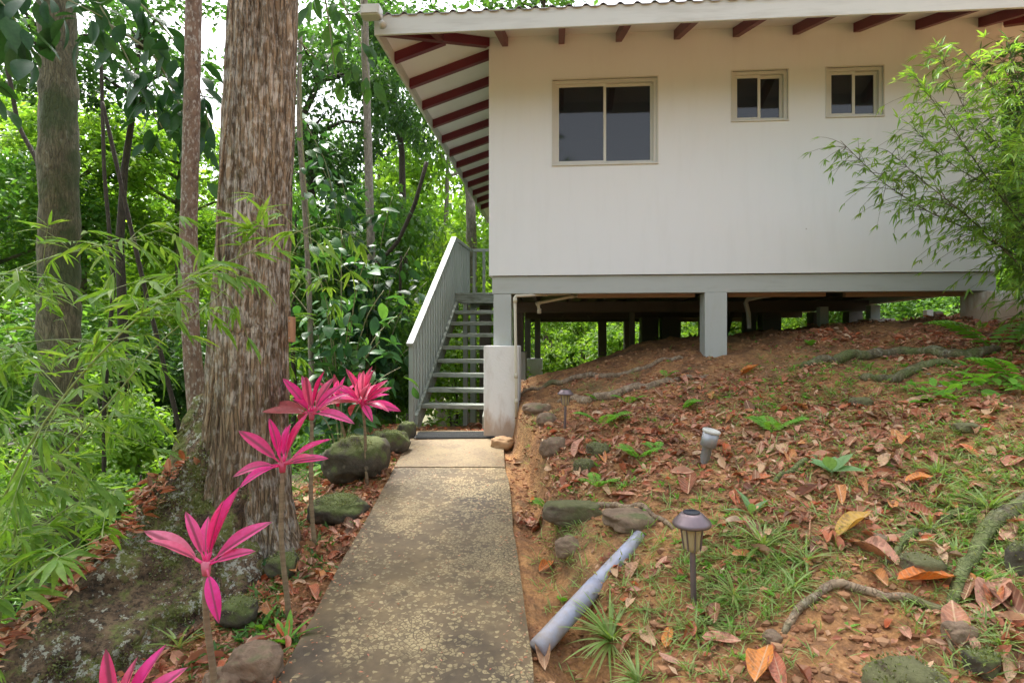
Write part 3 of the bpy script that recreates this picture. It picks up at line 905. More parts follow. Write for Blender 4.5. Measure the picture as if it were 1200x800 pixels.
# landing supports
SM = Matrix.Translation((-1.165, 6.9, 0)) @ Matrix.Rotation(-SA, 4, 'Z')
for x, y, w, mt in ((.28, s9 + .5, .17, 'post_dark'), (.10, s9 + .1, .065, 'rail'), (.0, s9 + 1.1, .09, 'rail')):
    q = SM @ Vector((x, y, 0))
    part('support_post', MB().box((x, y, gz(q.x, q.y) - .1), (x + w, y + w, LZ - .165 if w > .1 else LZ - .165)), MAT[mt], st)

# doormat
dm = thing('doormat', 'black rubber doormat at the foot of the stairs', 'doormat', (-.60, 6.24, .012), (0, 0, .047))
m = MB().box((-.43, -.19, -.004), (.43, .19, .010))
part('mat_base', m, MAT['rubber'], dm, bev=.004)
m = MB()
for i in range(14):
    m.box((-.41, -.175 + i * .0255, .0105), (.41, -.164 + i * .0255, .016))
part('ribs', m, MAT['rubber'], dm, stuff=True)

# ------------------------------------------------------------------ garden lamps
def bend(o, x=0, y=0, z=0): o.rotation_euler = (x, y, z)
def lamp(loc, lab, tilt=(0, 0, 0), s=1.0):
    t = thing('solar_lamp', lab, 'lamp', loc, tilt, 'solar lamps on the bank')
    t.scale = (s,) * 3
    part('stake', MB().lathe([(.0, -.12), (.010, -.02), (.012, .0), (.012, .20), (.0105, .215)], 10), MAT['bronze'], t, True)
    part('lens', MB().lathe([(.012, .212), (.026, .218), (.033, .235), (.044, .315), (.044, .322), (.0, .322)], 20), MAT['lens'], t, True)
    for i in range(8):
        a = i * math.pi / 4
        m = MB().bar((.034 * math.cos(a), .034 * math.sin(a), .222), (.0465 * math.cos(a), .0465 * math.sin(a), .322), .004, .004, (1, .3, 0))
        part('rib', m, MAT['bronze'], t)
    part('cap', MB().lathe([(.0, .3225), (.074, .318), (.077, .326), (.072, .335), (.048, .360), (.042, .366), (.036, .368), (.0, .370)], 28), MAT['bronze'], t, True)
    part('solar_panel', MB().lathe([(.033, .3695), (.033, .3725), (.0, .3735)], 20), MAT['solar'], t, False)
    return t
p = ground_hit(813, 708)
lamp(p, 'bronze solar path lamp nearest the camera with its lamp head beside fallen leaves', (0.02, -.03, 0), .375 / .37 * (p.y * 108 / 680) / .375)
p = ground_hit(662, 502)
lamp(p, 'small solar path lamp on the bank edge nearest the concrete pier', (.02, .01, .4), (p.y * 46 / 680) / .372)
p = ground_hit(824, 545)
t3 = thing('solar_lamp', 'tilted grey solar lamp without its cap leaning in the middle of the bank', 'lamp', p, (.12, .20, 0), 'solar lamps on the bank')
s = (p.y * 42 / 680) / .2
t3.scale = (s,) * 3
part('stake', MB().lathe([(.0, -.08), (.012, 0), (.026, .04), (.028, .10), (.034, .105)], 14), MAT['steel'], t3, True)
part('barrel', MB().lathe([(.034, .105), (.043, .11), (.045, .19), (.0, .192)], 20), MAT['steel'], t3, True)
part('rim', MB().lathe([(.046, .186), (.050, .190), (.049, .202), (.040, .205), (.038, .196), (0, .195)], 20), MAT['plastic'], t3, True)

# half-buried drain gutter: two curved lengths
dr = thing('drain_pipe', 'blue grey plastic drain pipe half buried in the bank beside the path', 'pipe', (0, 0, 0))
def dpts(l):
    out = []
    for px, py in l:
        q = ground_hit(px, py); out.append((q.x, q.y, q.z - .010))
    return out
h0, h1 = ground_hit(630, 760), ground_hit(750, 628)
e0, e1 = P(630, 760, h0.y - .055), P(750, 628, h1.y + .01)
def evenly(t0, t1, n=9):
    return [tuple(e0.lerp(e1, t)) for t in np.linspace(t0, t1, n)]
a = evenly(0, .52)
b = evenly(.51, 1.0)
part('pipe_length', MB().tube(a, np.linspace(.042, .042, 9), 16, True, .04, 3), MAT['drain'], dr, True)
part('pipe_length', MB().tube(b, np.linspace(.038, .034, 9), 16, True, .04, 8), MAT['drain'], dr, True)

# a roof far below in the valley at the left edge
tr_ = thing('shed_roof', 'rusty pale tin roof glimpsed through the leaves at the left edge', 'roof', P(2, 507, 15.0), (0, 0, .3))
for i in range(7):
    x0 = -1.3 + i * .36
    m = MB(); m.add([(x0, -.9, -.35), (x0 + .18, -.9, -.31), (x0 + .35, -.9, -.35), (x0 + .35, .9, .30), (x0 + .18, .9, .34), (x0, .9, .30)], [(0, 1, 4, 5), (1, 2, 3, 4)])
    part('roof_sheet', m, MAT['tin'], tr_)
# ------------------------------------------------------------------ leaves
def leaf_tmpl(width=.4, st=5, fold=.12, droop=.15, curl=0.0, peak=.42, twist=0.0, wave=0.0, seed=0):
    """unit leaf along +Y: point at the base and the tip, three points across between"""
    ts = np.linspace(0, 1, st)
    V = [(0, 0, 0)]
    a = math.log(.5) / math.log(peak)
    for i, t in enumerate(ts[1:-1]):
        w = width / 2 * math.sin(math.pi * t ** a) ** .85
        zc = -droop * t * t
        c = curl * (w / (width / 2)) ** 2
        tw = twist * (t - .3)
        wv = wave * math.sin(t * 9 + seed)
        V += [(-w * (1 - abs(c) * .3), t, zc + fold * w * 2 * .5 + c * width + tw * w + wv), (0, t, zc), (w * (1 - abs(c) * .3), t, zc + fold * w * 2 * .5 + c * width - tw * w - wv)]
    V.append((0, 1, -droop))
    n = len(V)
    F = [(0, 2, 1), (0, 3, 2)]
    for i in range(st - 3):
        b = 1 + i * 3
        F += [(b, b + 1, b + 4), (b, b + 4, b + 3), (b + 1, b + 2, b + 5), (b + 1, b + 5, b + 4)]
    b = n - 4
    F += [(b, b + 1, n - 1), (b + 1, b + 2, n - 1)]
    return np.array(V, float), np.array(F)
T_RHOMB = (np.array([(0,0,0),(.24,.42,.03),(0,1,-.12),(-.24,.42,.03)], float), np.array([(0,1,2),(0,2,3)]))
T_RHOMB_N = (np.array([(0,0,0),(.10,.40,.02),(0,1,-.12),(-.10,.40,.02)], float), np.array([(0,1,2),(0,2,3)]))
T_BROAD = leaf_tmpl(.46, 5, .16, .18)
T_BAM = leaf_tmpl(.15, 5, .2, .22, peak=.35)

def frames(f, up):
    f = f / (np.linalg.norm(f, axis=1)[:, None] + 1e-9)
    x = np.cross(f, up); x /= np.linalg.norm(x, axis=1)[:, None] + 1e-9
    z = np.cross(x, f)
    return x, f, z
def stamp(T, pos, f, up, s, rng=None, rnd=None):
    V, F = T
    pos = np.asarray(pos, float); n = len(pos)
    x, y, z = frames(np.asarray(f, float), np.asarray(up, float))
    s = np.broadcast_to(np.asarray(s, float), (n,))
    Wv = pos[:, None, :] + s[:, None, None] * (V[None, :, 0:1] * x[:, None] + V[None, :, 1:2] * y[:, None] + V[None, :, 2:3] * z[:, None])
    Ff = F[None] + (np.arange(n) * len(V))[:, None, None]
    r = (rng.random(n) if rnd is None else np.asarray(rnd))
    return Wv.reshape(-1, 3), Ff.reshape(-1, 3), np.repeat(r, len(V))
class Cloud:
    def __init__(s): s.V, s.F, s.R, s.n = [], [], [], 0
    def add(s, V, F, R):
        s.V.append(V); s.F.append(F + s.n); s.R.append(R); s.n += len(V)
    def mesh(s, name, mat, smooth=False): return np_mesh(name, np.concatenate(s.V), np.concatenate(s.F), mat, np.concatenate(s.R), smooth)

def rand_dirs(rng, n, down=-.35, spread=.5):
    a = rng.random(n) * 2 * math.pi
    p = down + rng.normal(0, spread, n)
    return np.stack([np.cos(a) * np.cos(p), np.sin(a) * np.cos(p), np.sin(p)], -1)
def rand_up(rng, n, k=.45):
    u = rng.normal(0, k, (n, 3)); u[:, 2] += 1
    return u
def clump_cloud(rng, centers, per, rad, size, T, down=-.35, spreadp=.5):
    n = len(centers) * per
    c = np.repeat(centers, per, 0)
    off = rng.normal(0, 1, (n, 3)); off /= np.linalg.norm(off, axis=1)[:, None]
    off *= (rng.random(n) ** .5)[:, None] * rad * np.array([1, 1, .62])
    pos = c + off
    f = rand_dirs(rng, n, down, spreadp) + off / rad * .6
    s = size * rng.uniform(.6, 1.3, n)
    base = np.repeat(rng.random(len(centers)), per)
    return stamp(T, pos, f, rand_up(rng, n), s, rnd=(base * .55 + rng.random(n) * .45) % 1)

def make_crown_mesh(name, seed, nclump, per, rad, size, T, mat, shape=(1, 1, 1), hollow=.35, lumps=1.0):
    """foliage in a unit ball, in uneven clumps with gaps"""
    rng = np.random.default_rng(seed)
    pts = []
    while len(pts) < nclump:
        p = rng.uniform(-1, 1, 3)
        r = np.linalg.norm(p)
        lim = .78 + .25 * float(vnoise(*(p / (r + 1e-6) * 2.2), seed)) * lumps
        if hollow < r < lim and float(vnoise(*(p * 2.3 + 7), seed + 3)) > -.28: pts.append(p * np.array(shape))
    c = Cloud(); c.add(*clump_cloud(rng, np.array(pts), per, rad, size, T))
    return c.mesh(name, mat), np.array(pts)

def trunk_pts(p0, p1, rng, wob=.12, n=9):
    t = np.linspace(0, 1, n)[:, None]
    pts = np.asarray(p0) * (1 - t) + np.asarray(p1) * t
    o = np.stack([np.cumsum(rng.normal(0, 1, n)), np.cumsum(rng.normal(0, 1, n)), np.zeros(n)], -1)
    o -= o[0]
    return pts + o * wob / 3 * (t > 0)

CROWNS = {}
def crown(kind, variant=0):
    key = (kind, variant)
    if key not in CROWNS:
        sd_ = 11 + variant * 7 + len(kind)
        if kind == 'bright': CROWNS[key] = make_crown_mesh('crown', sd_, 210, 42, .20, .072, T_RHOMB, MAT['bright'])
        if kind == 'mid': CROWNS[key] = make_crown_mesh('crown', sd_, 200, 44, .21, .072, T_RHOMB, MAT['mid'])
        if kind == 'canopy': CROWNS[key] = make_crown_mesh('crown', sd_, 190, 42, .21, .076, T_RHOMB, MAT['canopy'])
        if kind == 'sparse': CROWNS[key] = make_crown_mesh('crown', sd_, 85, 30, .24, .085, T_RHOMB, MAT['canopy'])
        if kind == 'shrub': CROWNS[key] = make_crown_mesh('crown', sd_, 120, 30, .24, .11, T_BROAD, MAT['mid'], hollow=.2)
        if kind == 'brightshrub': CROWNS[key] = make_crown_mesh('crown', sd_, 130, 30, .24, .10, T_BROAD, MAT['bright'], hollow=.2)
    return CROWNS[key]
def tree(name, label, px, d, cy, rx, ry, kind, variant=0, tr=.12, barkm='bark_dark', cat='tree', group=None, seed=1, lean=0, rot=None, X=None):
    """a tree whose crown shows centred on pixel (px, cy) with radii rx, ry pixels, standing on the ground below"""
    rng = np.random.default_rng(seed)
    c = P(px, cy, d)
    rxm, rym = rx / FPX * d, ry / FPX * d
    bx, by = c.x + lean, d
    b = gz(bx, by)
    t = thing(name, label, cat, (bx, by, b), (0, 0, 0), group)
    me, pts = crown(kind, variant)
    o = link('crown', me, t, (c.x - bx, 0, c.z - b), (0, 0, rng.random() * 6.28 if rot is None else rot), (rxm, rxm, rym))
    top = Vector((c.x - bx, 0, max(c.z - b + rym * .5, .3)))
    tp = trunk_pts((0, 0, -.25), tuple(top), rng, tr * 3)
    m = MB(); m.tube(tp, np.linspace(tr * 1.25, tr * .35, len(tp)), 9)
    part('trunk', m, MAT[barkm], t, True)
    R = Matrix.Rotation(o.rotation_euler.z, 3, 'Z')
    idx = rng.choice(len(pts), 9, replace=False)
    for q, i in enumerate(idx):
        e = R @ Vector((pts[i][0] * rxm, pts[i][1] * rxm, pts[i][2] * rym)) + Vector(o.location)
        hh = max(.25, min(.95, (e.z - .2 * (e - top).length) / max(top.z, .1)))
        j = hh * (len(tp) - 1); k0 = min(int(j), len(tp) - 2)
        s0 = Vector(tp[k0] * (1 - (j - k0)) + tp[k0 + 1] * (j - k0))
        mid = (s0 + e) / 2 + Vector((0, 0, .12 * (e - s0).length))
        m = MB(); m.tube([tuple(s0), tuple(s0.lerp(mid, .6)), tuple(mid), tuple(e)], [tr * .4, tr * .32, tr * .22, tr * .07], 6)
        part('limb', m, MAT[barkm], t, True)
    return t

# far wood closing the view all round
rng = np.random.default_rng(5)
def wood(name, n_cl, az0, az1, r0, r1, ztop, seed, mat, label):
    rng = np.random.default_rng(seed)
    az = rng.uniform(az0, az1, n_cl); r = rng.uniform(r0, r1, n_cl)
    X, Y = np.sin(az) * r, np.cos(az) * r
    G_ = ground_z(X, Y, False)
    top = ztop * (.75 + .35 * vnoise(az * 9, 3.3, 0, seed))
    Z = G_ + (EYE + top - G_) * rng.random(n_cl) ** .8
    c = Cloud(); c.add(*clump_cloud(rng, np.stack([X, Y, Z], -1), 34, 1.7, .52, T_RHOMB))
    o = link(name, c.mesh(name, mat)); o['kind'] = 'stuff'; o['label'] = label
    return o
wood('distant_wood', 2400, -1.15, .25, 27, 40, 9.5, 3, MAT['bright'], 'far-off wood behind everything, a mass of light green foliage')
wood('distant_wood', 1300, .2, 1.35, 24, 36, 8.5, 4, MAT['mid'], 'far-off wood beyond the right end of the house')
wood('distant_wood', 1100, 1.35, 5.1, 20, 34, 12, 6, MAT['canopy'], 'wood behind and beside the viewer')

# trees that can be told apart
BT = 'trees of the wood beyond the path'
tree('forest_tree', 'light green tree far behind the handrail of the stairs', 520, 17, 250, 110, 150, 'bright', 0, .13, 'bark_pale', seed=1)
tree('forest_tree', 'mid green tree beyond the wooden stairs, left of the railing', 430, 19, 330, 130, 130, 'mid', 1, .13, 'bark_pale', seed=2)
tree('forest_tree', 'tall dark-leaved tree rising just right of the great brown trunk', 395, 11, 130, 95, 110, 'canopy', 0, .13, 'bark_dark', seed=3)
tree('forest_tree', 'green tree under the left eave of the house, against the sky', 468, 13, 90, 80, 105, 'canopy', 1, .12, 'bark_dark', seed=4)
tree('forest_tree', 'light green tree seen between the reddish thin trunk and the great brown trunk', 215, 16, 215, 120, 95, 'bright', 0, .14, 'bark_green', seed=5)
tree('forest_tree', 'bright green tree low behind the middle of the bamboo', 150, 18, 330, 140, 120, 'bright', 1, .14, 'bark_green', seed=6)
tree('forest_tree', 'green tree at the left edge behind the mossy trunk', 10, 14, 250, 130, 110, 'mid', 0, .14, 'bark_green', seed=7)
tree('forest_tree', 'thin-crowned dark tree whose leaves stand against the white sky at top left', 165, 11, 60, 130, 95, 'sparse', 0, .11, 'bark_dark', seed=8)
tree('forest_tree', 'sparse dark tree filling the top left corner against the sky', 30, 10, 45, 110, 100, 'sparse', 1, .11, 'bark_dark', seed=9)
tree('forest_tree', 'mid green tree low behind the left mossy trunk, deep in the valley', 60, 12, 430, 150, 110, 'mid', 1, .12, 'bark_dark', seed=10)
tree('forest_tree', 'dark green tree low between bamboo and great trunk, deep in the valley', 200, 13, 470, 110, 110, 'canopy', 1, .12, 'bark_dark', seed=11)
tree('forest_tree', 'slender tree high above the roof corner with ragged leaves', 440, 20, 20, 130, 80, 'sparse', 0, .13, 'bark_dark', seed=12)
tree('forest_tree', 'small bright tree seen under the house between the first dark posts', 665, 17, 395, 75, 70, 'bright', 0, .10, 'bark_dark', seed=13)
tree('forest_tree', 'small light green tree seen under the house behind the second group of posts', 770, 18, 390, 80, 65, 'bright', 1, .10, 'bark_dark', seed=14)
tree('forest_tree', 'green tree seen under the house right of the grey front post', 900, 16, 370, 75, 60, 'bright', 1, .10, 'bark_dark', seed=15)
tree('forest_tree', 'green tree seen under the house at its right end', 1020, 15, 350, 80, 75, 'mid', 0, .10, 'bark_dark', seed=16)
tree('forest_tree', 'tree with mid green leaves beyond the right corner of the house', 1150, 12, 300, 95, 150, 'mid', 1, .12, 'bark_dark', seed=17)
tree('forest_tree', 'dark tree behind the bamboo at the right edge', 1225, 8.5, 190, 90, 190, 'canopy', 0, .12, 'bark_dark', seed=18)
tree('forest_tree', 'tree with ragged leaves peeping over the roof ridge', 640, 22, -60, 150, 80, 'sparse', 1, .13, 'bark_dark', seed=19)

tree('forest_tree', 'light green tree at the far left edge between sky and bamboo', -20, 20, 190, 170, 130, 'bright', 0, .14, 'bark_green', seed=31)
tree('forest_tree', 'light green tree behind the left mossy trunk at mid height', 90, 15, 190, 100, 95, 'bright', 1, .12, 'bark_green', seed=32)
tree('forest_tree', 'green tree filling the gap right of the great trunk above the shrubs', 375, 16, 240, 80, 110, 'mid', 0, .12, 'bark_dark', seed=33)
SH = 'shrubs filling the valley'
shr = [(395, 8.2, 380, 80, 110, 'shrub', 0, 'dense dark-green shrub right of the great trunk, behind the broad-leaved shrub'),
       (460, 9.0, 410, 70, 90, 'shrub', 1, 'green shrub directly left of the stair railing'),
       (455, 11.5, 300, 75, 90, 'shrub', 0, 'mid green shrub high behind the stair railing'),
       (530, 13.5, 330, 70, 80, 'brightshrub', 1, 'bright shrub seen between the handrail and the white wall'),
       (530, 11.5, 435, 85, 60, 'brightshrub', 0, 'bright shrub seen through the open treads of the stairs'),
       (250, 8.5, 560, 70, 70, 'shrub', 0, 'shrub low behind the foot of the great trunk'),
       (175, 7.5, 590, 80, 70, 'brightshrub', 1, 'light green shrub in the hollow beyond the buttress root'),
       (90, 7.0, 620, 90, 75, 'shrub', 1, 'green shrub on the slope below the left mossy trunk'),
       (15, 6.2, 600, 80, 90, 'brightshrub', 0, 'light green shrub at the left edge below the bamboo'),
       (120, 9.5, 500, 90, 80, 'brightshrub', 1, 'bright shrub behind the bamboo stalks'),
       (345, 7.8, 300, 60, 90, 'shrub', 0, 'dark shrub close behind the right side of the great trunk'),
       (1195, 9.5, 330, 60, 60, 'brightshrub', 0, 'light green shrub behind the white corner block'),
       (1075, 11.0, 360, 60, 42, 'shrub', 1, 'dark green shrub seen under the right corner of the house'),
       (640, 13.5, 425, 55, 50, 'brightshrub', 1, 'bright bush seen under the house beside the rear piers'),
       (740, 14.0, 415, 70, 45, 'brightshrub', 0, 'bright bush seen under the house farther right')]
for i, (px, d, cy, rx, ry, kd, vr, lab) in enumerate(shr):
    tree('leafy_shrub', lab, px, d, cy, rx, ry, kd, vr, .035, 'bark_dark', 'shrub', None, 40 + i)

# undergrowth on the valley slope
rng = np.random.default_rng(77)
n = 1700
X = rng.uniform(-11, -1.75, n); Y = rng.uniform(1.6, 14, n)
keep = (X < -2.35) | (Y > 4.2)
X, Y = X[keep], Y[keep]
Zg = ground_z(X, Y, False)
cen = np.stack([X, Y, Zg + rng.uniform(.05, .5, len(X))], -1)
c = Cloud(); c.add(*clump_cloud(rng, cen, 34, .30, .085, T_RHOMB_N, .25, .5))
o = link('undergrowth', c.mesh('undergrowth', MAT['mid'])); o['kind'] = 'stuff'; o['label'] = 'feathery green undergrowth covering the valley slope'
n = 900
X = rng.uniform(-3, 12, n); Y = rng.uniform(9.5, 20, n)
Zg = ground_z(X, Y, False)
c = Cloud(); c.add(*clump_cloud(rng, np.stack([X, Y, Zg + rng.uniform(.05, .7, n)], -1), 30, .35, .13, T_RHOMB, .1, .5))
o = link('undergrowth', c.mesh('undergrowth', MAT['bright'])); o['kind'] = 'stuff'; o['label'] = 'light green undergrowth behind the house'

# lone trunks
def bare_trunk(name, label, pix, d, r, barkm, rough=.10, seed=1, k=16, extra=None, cat='tree', ground=True):
    """trunk through the pixel points (top to bottom), radius in metres"""
    pts = [P(x, y, d) for x, y in pix][::-1]
    if ground:
        b = pts[0]; zg = gz(b.x, b.y) - .2
        if b.z > zg: pts = [Vector((b.x, b.y, zg))] + pts
    t = thing(name, label, cat, (pts[0].x, pts[0].y, pts[0].z))
    L = [np.array(p - pts[0]) for p in pts]
    # resample
    L = np.array(L); seg = np.concatenate([[0], np.cumsum(np.linalg.norm(np.diff(L, axis=0), axis=1))])
    n = max(8, int(seg[-1] / .08))
    s = np.linspace(0, seg[-1], n)
    Q = np.stack([np.interp(s, seg, L[:, i]) for i in range(3)], -1)
    for _ in range(3): Q[1:-1] = (Q[:-2] + 2 * Q[1:-1] + Q[2:]) / 4
    rr = np.interp(s, [0, .3, seg[-1]], [r * 1.35, r * 1.08, r * .8])
    m = MB(); m.tube(Q, rr, k, True, rough, seed)
    part('trunk', m, MAT[barkm], t, True)
    return t, pts
t_left, _ = bare_trunk('forest_tree', 'mossy grey-green trunk near the left edge, behind the bamboo', [(66, -260), (67, 40), (69, 200), (70, 400), (66, 560)], 6.0, .19, 'bark_green', .12, 3, 22)
t_red, _ = bare_trunk('slender_tree', 'thin reddish trunk with pale spots just left of the great trunk', [(226, -300), (227, 0), (225, 120), (221, 260), (223, 380), (231, 480), (240, 560)], 4.6, .066, 'bark_red', .10, 4, 16)
bare_trunk('slender_tree', 'dark leaning sapling in the valley between bamboo and thin reddish trunk', [(120, 120), (170, 340), (205, 480), (235, 620)], 7.0, .028, 'bark_dark', .1, 5, 8)
bare_trunk('slender_tree', 'dark thin trunk curving up across the bright leaves left of the stairs', [(500, 190), (486, 240), (466, 285), (430, 320), (400, 400), (395, 480)], 9.5, .04, 'bark_dark', .1, 6, 8)
bare_trunk('slender_tree', 'pale trunk rising behind the landing railing under the eaves', [(548, 150), (551, 225), (553, 300), (552, 400)], 13.0, .13, 'bark_pale', .1, 7, 12)
bare_trunk('slender_tree', 'grey trunk among dark leaves to the right of the great trunk', [(425, -80), (428, 60), (432, 200), (436, 330), (440, 440)], 10.0, .075, 'bark_pale', .12, 8, 12)
bare_trunk('slender_tree', 'slim pale stem close to the right side of the great trunk', [(352, 40), (350, 150), (356, 230), (362, 330), (366, 470)], 6.2, .03, 'bark_pale', .1, 9, 8)
bare_trunk('slender_tree', 'thin dark sapling standing upright in the left background', [(118, 60), (122, 200), (133, 330), (122, 480)], 8.5, .03, 'bark_dark', .1, 10, 8)
bare_trunk('slender_tree', 'thin forked stem at the far left among light leaves', [(5, 60), (22, 150), (45, 190), (60, 260), (70, 420)], 8.0, .035, 'bark_dark', .1, 11, 8)
bare_trunk('slender_tree', 'straight dark stem behind the bottom of the handrail', [(470, 300), (468, 380), (462, 470)], 10.0, .03, 'bark_dark', .1, 12, 8)
# behind the viewer, seen in the window panes
for i, (x, y) in enumerate(((-6, -9), (-1.5, -11), (3.5, -9.5), (8, -11))):
    lab = ['tree behind the viewer on the left', 'tree behind the viewer near the path', 'tree behind the viewer facing the large window', 'tree behind the viewer on the right'][i]
    b = gz(x, y)
    t = thing('forest_tree', lab, 'tree', (x, y, b))
    me, pts = crown('canopy', i % 2)
    link('crown', me, t, (0, 0, 4.6), (0, 0, i), (3.0, 3.0, 3.6))
    m = MB(); m.tube(trunk_pts((0, 0, -.3), (0, 0, 6), rng, .3), np.linspace(.2, .06, 9), 9); part('trunk', m, MAT['bark_dark'], t, True)

# ------------------------------------------------------------------ the great tree in front
BTX, BTY = -1.60, 3.5
gb = gz(BTX, BTY)
big = thing('great_tree', 'great rough brown tree with a mossy buttress root beside the path', 'tree', (BTX, BTY, gb))
K, zs = 150, np.concatenate([np.linspace(-.35, 3.6, 190), np.linspace(3.7, 10, 24)])
th = np.arange(K) * 2 * math.pi / K
V = []
for z in zs:
    zw = z + gb
    cx = np.interp(zw, [-.2, 1.0, 3.1, 10], [0.0, .02, .107, .42]) 
    r = np.interp(zw, [-.3, .0, .45, 1.1, 2.0, 3.1, 10], [.290, .255, .225, .205, .188, .182, .13])
    fl = math.exp(-max(z, 0) / .28)
    lob = fl * (.20 * np.maximum(0, np.cos(th - math.radians(218))) ** 5 + .07 * np.maximum(0, np.cos(th - math.radians(-25))) ** 6 + .25 * np.maximum(0, np.cos(th - math.radians(100))) ** 5 + .06 * np.cos(3 * th + 1) )
    gro = -.022 * np.exp(-((np.angle(np.exp(1j * (th - math.radians(-58 + 6 * math.sin(z * 1.5)))))) / .09) ** 2) * sstep(2.6, .6, z)
    gro = gro - .03 * np.exp(-((np.angle(np.exp(1j * (th - math.radians(-128 + 5 * math.sin(z * 1.1 + 2)))))) / .08) ** 2) * sstep(2.2, .3, z)
    cx_, sy_ = np.cos(th), np.sin(th)
    rid = 1 - np.abs(vnoise(cx_ * 7, sy_ * 7, z * .9, 21)) * 2
    rid2 = 1 - np.abs(vnoise(cx_ * 16, sy_ * 16, z * 2.2, 22)) * 2
    flk = vnoise(cx_ * 12, sy_ * 12, z * 9, 23)
    und = .016 * fbm(cx_ * 2, sy_ * 2, z * .7, 2, 24)
    crack = -.012 * np.exp(-((z - (1.42 + .02 * np.sin(th * 5))) / .012) ** 2) * (np.cos(th - math.radians(-75)) > .5)
    rr = r + lob + gro + und + .019 * rid + .009 * rid2 + .006 * flk + crack
    V.append(np.stack([cx + rr * cx_, rr * sy_, np.full(K, z)], -1))
n = len(zs)
I = np.arange((n - 1) * K).reshape(n - 1, K); J = np.roll(I, -1, axis=1)
part('trunk', np_mesh('trunk', np.concatenate(V), np.stack([I, J, J + K, I + K], -1).reshape(-1, 4), MAT['bark_big'], None, True), None, big)
# its crown, high above the picture
me, pts = crown('canopy', 1)
for q, (x, y, z, s) in enumerate(((-1.2, .8, 9.2, 3.0), (-2.6, 3.0, 8.6, 2.5), (.3, 3.2, 10.2, 2.6))):
    link('crown', me, big, (x, y, z), (0, 0, q), s)
    m = MB(); m.tube([(.32, 0, 7.2), (.3 + (x - .3) * .4, y * .4, 8.0), (x, y, z)], [.13, .09, .03], 8)
    part('limb', m, MAT['bark_big'], big, True)
# the long buttress: ridge, right foot, shelf
st_ = np.linspace(0, 1, 170)
def crv(pts):
    pts = np.array(pts, float); s = np.linspace(0, 1, len(pts))
    q = np.stack([np.interp(st_, s, pts[:, i]) for i in range(3)], -1)
    for _ in range(24): q[1:-1] = (q[:-2] + 2 * q[1:-1] + q[2:]) / 4
    return q
ridge = crv([(-1.66, 3.42, .80), (-1.80, 3.30, .36), (-1.93, 3.06, .08), (-2.02, 2.78, -.11), (-2.09, 2.4, -.27), (-2.15, 2.0, -.40), (-2.25, 1.4, -.56)])
foot = crv([(-1.42, 3.30, 0), (-1.40, 3.12, 0), (-1.42, 2.92, 0), (-1.50, 2.66, 0), (-1.62, 2.35, 0), (-1.76, 2.0, 0), (-1.92, 1.4, 0)])
foot[:, 2] = ground_z(foot[:, 0], foot[:, 1]) - .06
shelf = ridge + np.array([-.24, .06, -.10]); shelf2 = ridge + np.array([-.40, .10, -.75])
rows = []
for t in np.linspace(0, 1, 44):
    bulge = .09 * math.sin(math.pi * t) * (1 - .5 * t)
    q = foot * (1 - t) + ridge * t
    q = q + np.array([bulge * .8, -bulge, 0])
    q[:, 2] -= .05 * math.sin(math.pi * t)
    rows.append(q)
for t in (.35, .7, 1.0): rows.append(ridge * (1 - t) + shelf * t + np.array([0, 0, -.02 * t]))
for t in (.5, 1.0): rows.append(shelf * (1 - t) + shelf2 * t)
R_ = np.array(rows)
nr, ns = R_.shape[:2]
rowt = np.linspace(0, 1, nr)[:, None]; fold = np.sin(rowt * 17 + 2.2 * vnoise(np.arange(ns)[None, :] * .035 + 0 * rowt, 2.0, 0, 39)) * np.sin(np.pi * np.clip(rowt * 1.15, 0, 1))
R_[..., 0] += .032 * fold; R_[..., 1] -= .032 * fold
nz_ = fbm(R_[..., 0] * 5, R_[..., 1] * 5, R_[..., 2] * 5, 4, 31)
nl_ = fbm(R_[..., 0] * 2.2, R_[..., 1] * 2.2, R_[..., 2] * 2.2, 2, 37); R_[..., 0] += .035 * nz_ + .05 * nl_; R_[..., 1] -= .035 * nz_ + .05 * nl_; R_[..., 1] -= .010 * np.maximum(0, fbm(R_[..., 0] * 22, R_[..., 1] * 22, R_[..., 2] * 22, 2, 35)); R_[..., 2] += .012 * fbm(R_[..., 0] * 9, R_[..., 1] * 9, R_[..., 2] * 9, 2, 33)
I = (np.arange(nr - 1)[:, None] * ns + np.arange(ns - 1)[None]).ravel()
bm_ = np_mesh('buttress_root', R_.reshape(-1, 3) - np.array([BTX, BTY, gb]), np.stack([I, I + 1, I + 1 + ns, I + ns], -1), MAT['buttress'], None, True)
part('buttress_root', bm_, None, big, label='dark mossy buttress running down to the left')
def moss_cloud(Pn, Nn, n, seed, size=.011):
    rg = np.random.default_rng(seed)
    i = rg.integers(0, len(Pn), n)
    keep = fbm(Pn[i, 0] * 5, Pn[i, 1] * 5, Pn[i, 2] * 5, 2, seed) > -.1
    i = i[keep] if keep.sum() > 5 else i
    f = Nn[i] + rg.normal(0, .7, (len(i), 3)); c = Cloud()
    c.add(*stamp(T_RHOMB, Pn[i] + rg.normal(0, .008, (len(i), 3)), f, rand_up(rg, len(i), 1.0), size * rg.uniform(.5, 1.6, len(i)), rg))
    return c.mesh('moss', MAT['moss'])
MAT['moss'] = leaf_mat('moss_tuft', [(.10,.13,.03),(.16,.19,.05),(.22,.24,.09),(.30,.31,.19),(.07,.09,.025)], .9, .15, spec=.1)
Pn = R_[6:46].reshape(-1, 3); Nn = np.tile(np.array([.6, -.6, .5]), (len(Pn), 1))
w_ = (np.arange(6, 46)[:, None] + np.zeros(ns)).ravel()
sel = np.random.default_rng(1).random(len(Pn)) < (w_ / 44) ** 1.5
mo = part('moss', moss_cloud(Pn[sel], Nn[sel], 20000, 3, .013), None, big, stuff=True)
mo.location = (-BTX, -BTY, -gb)
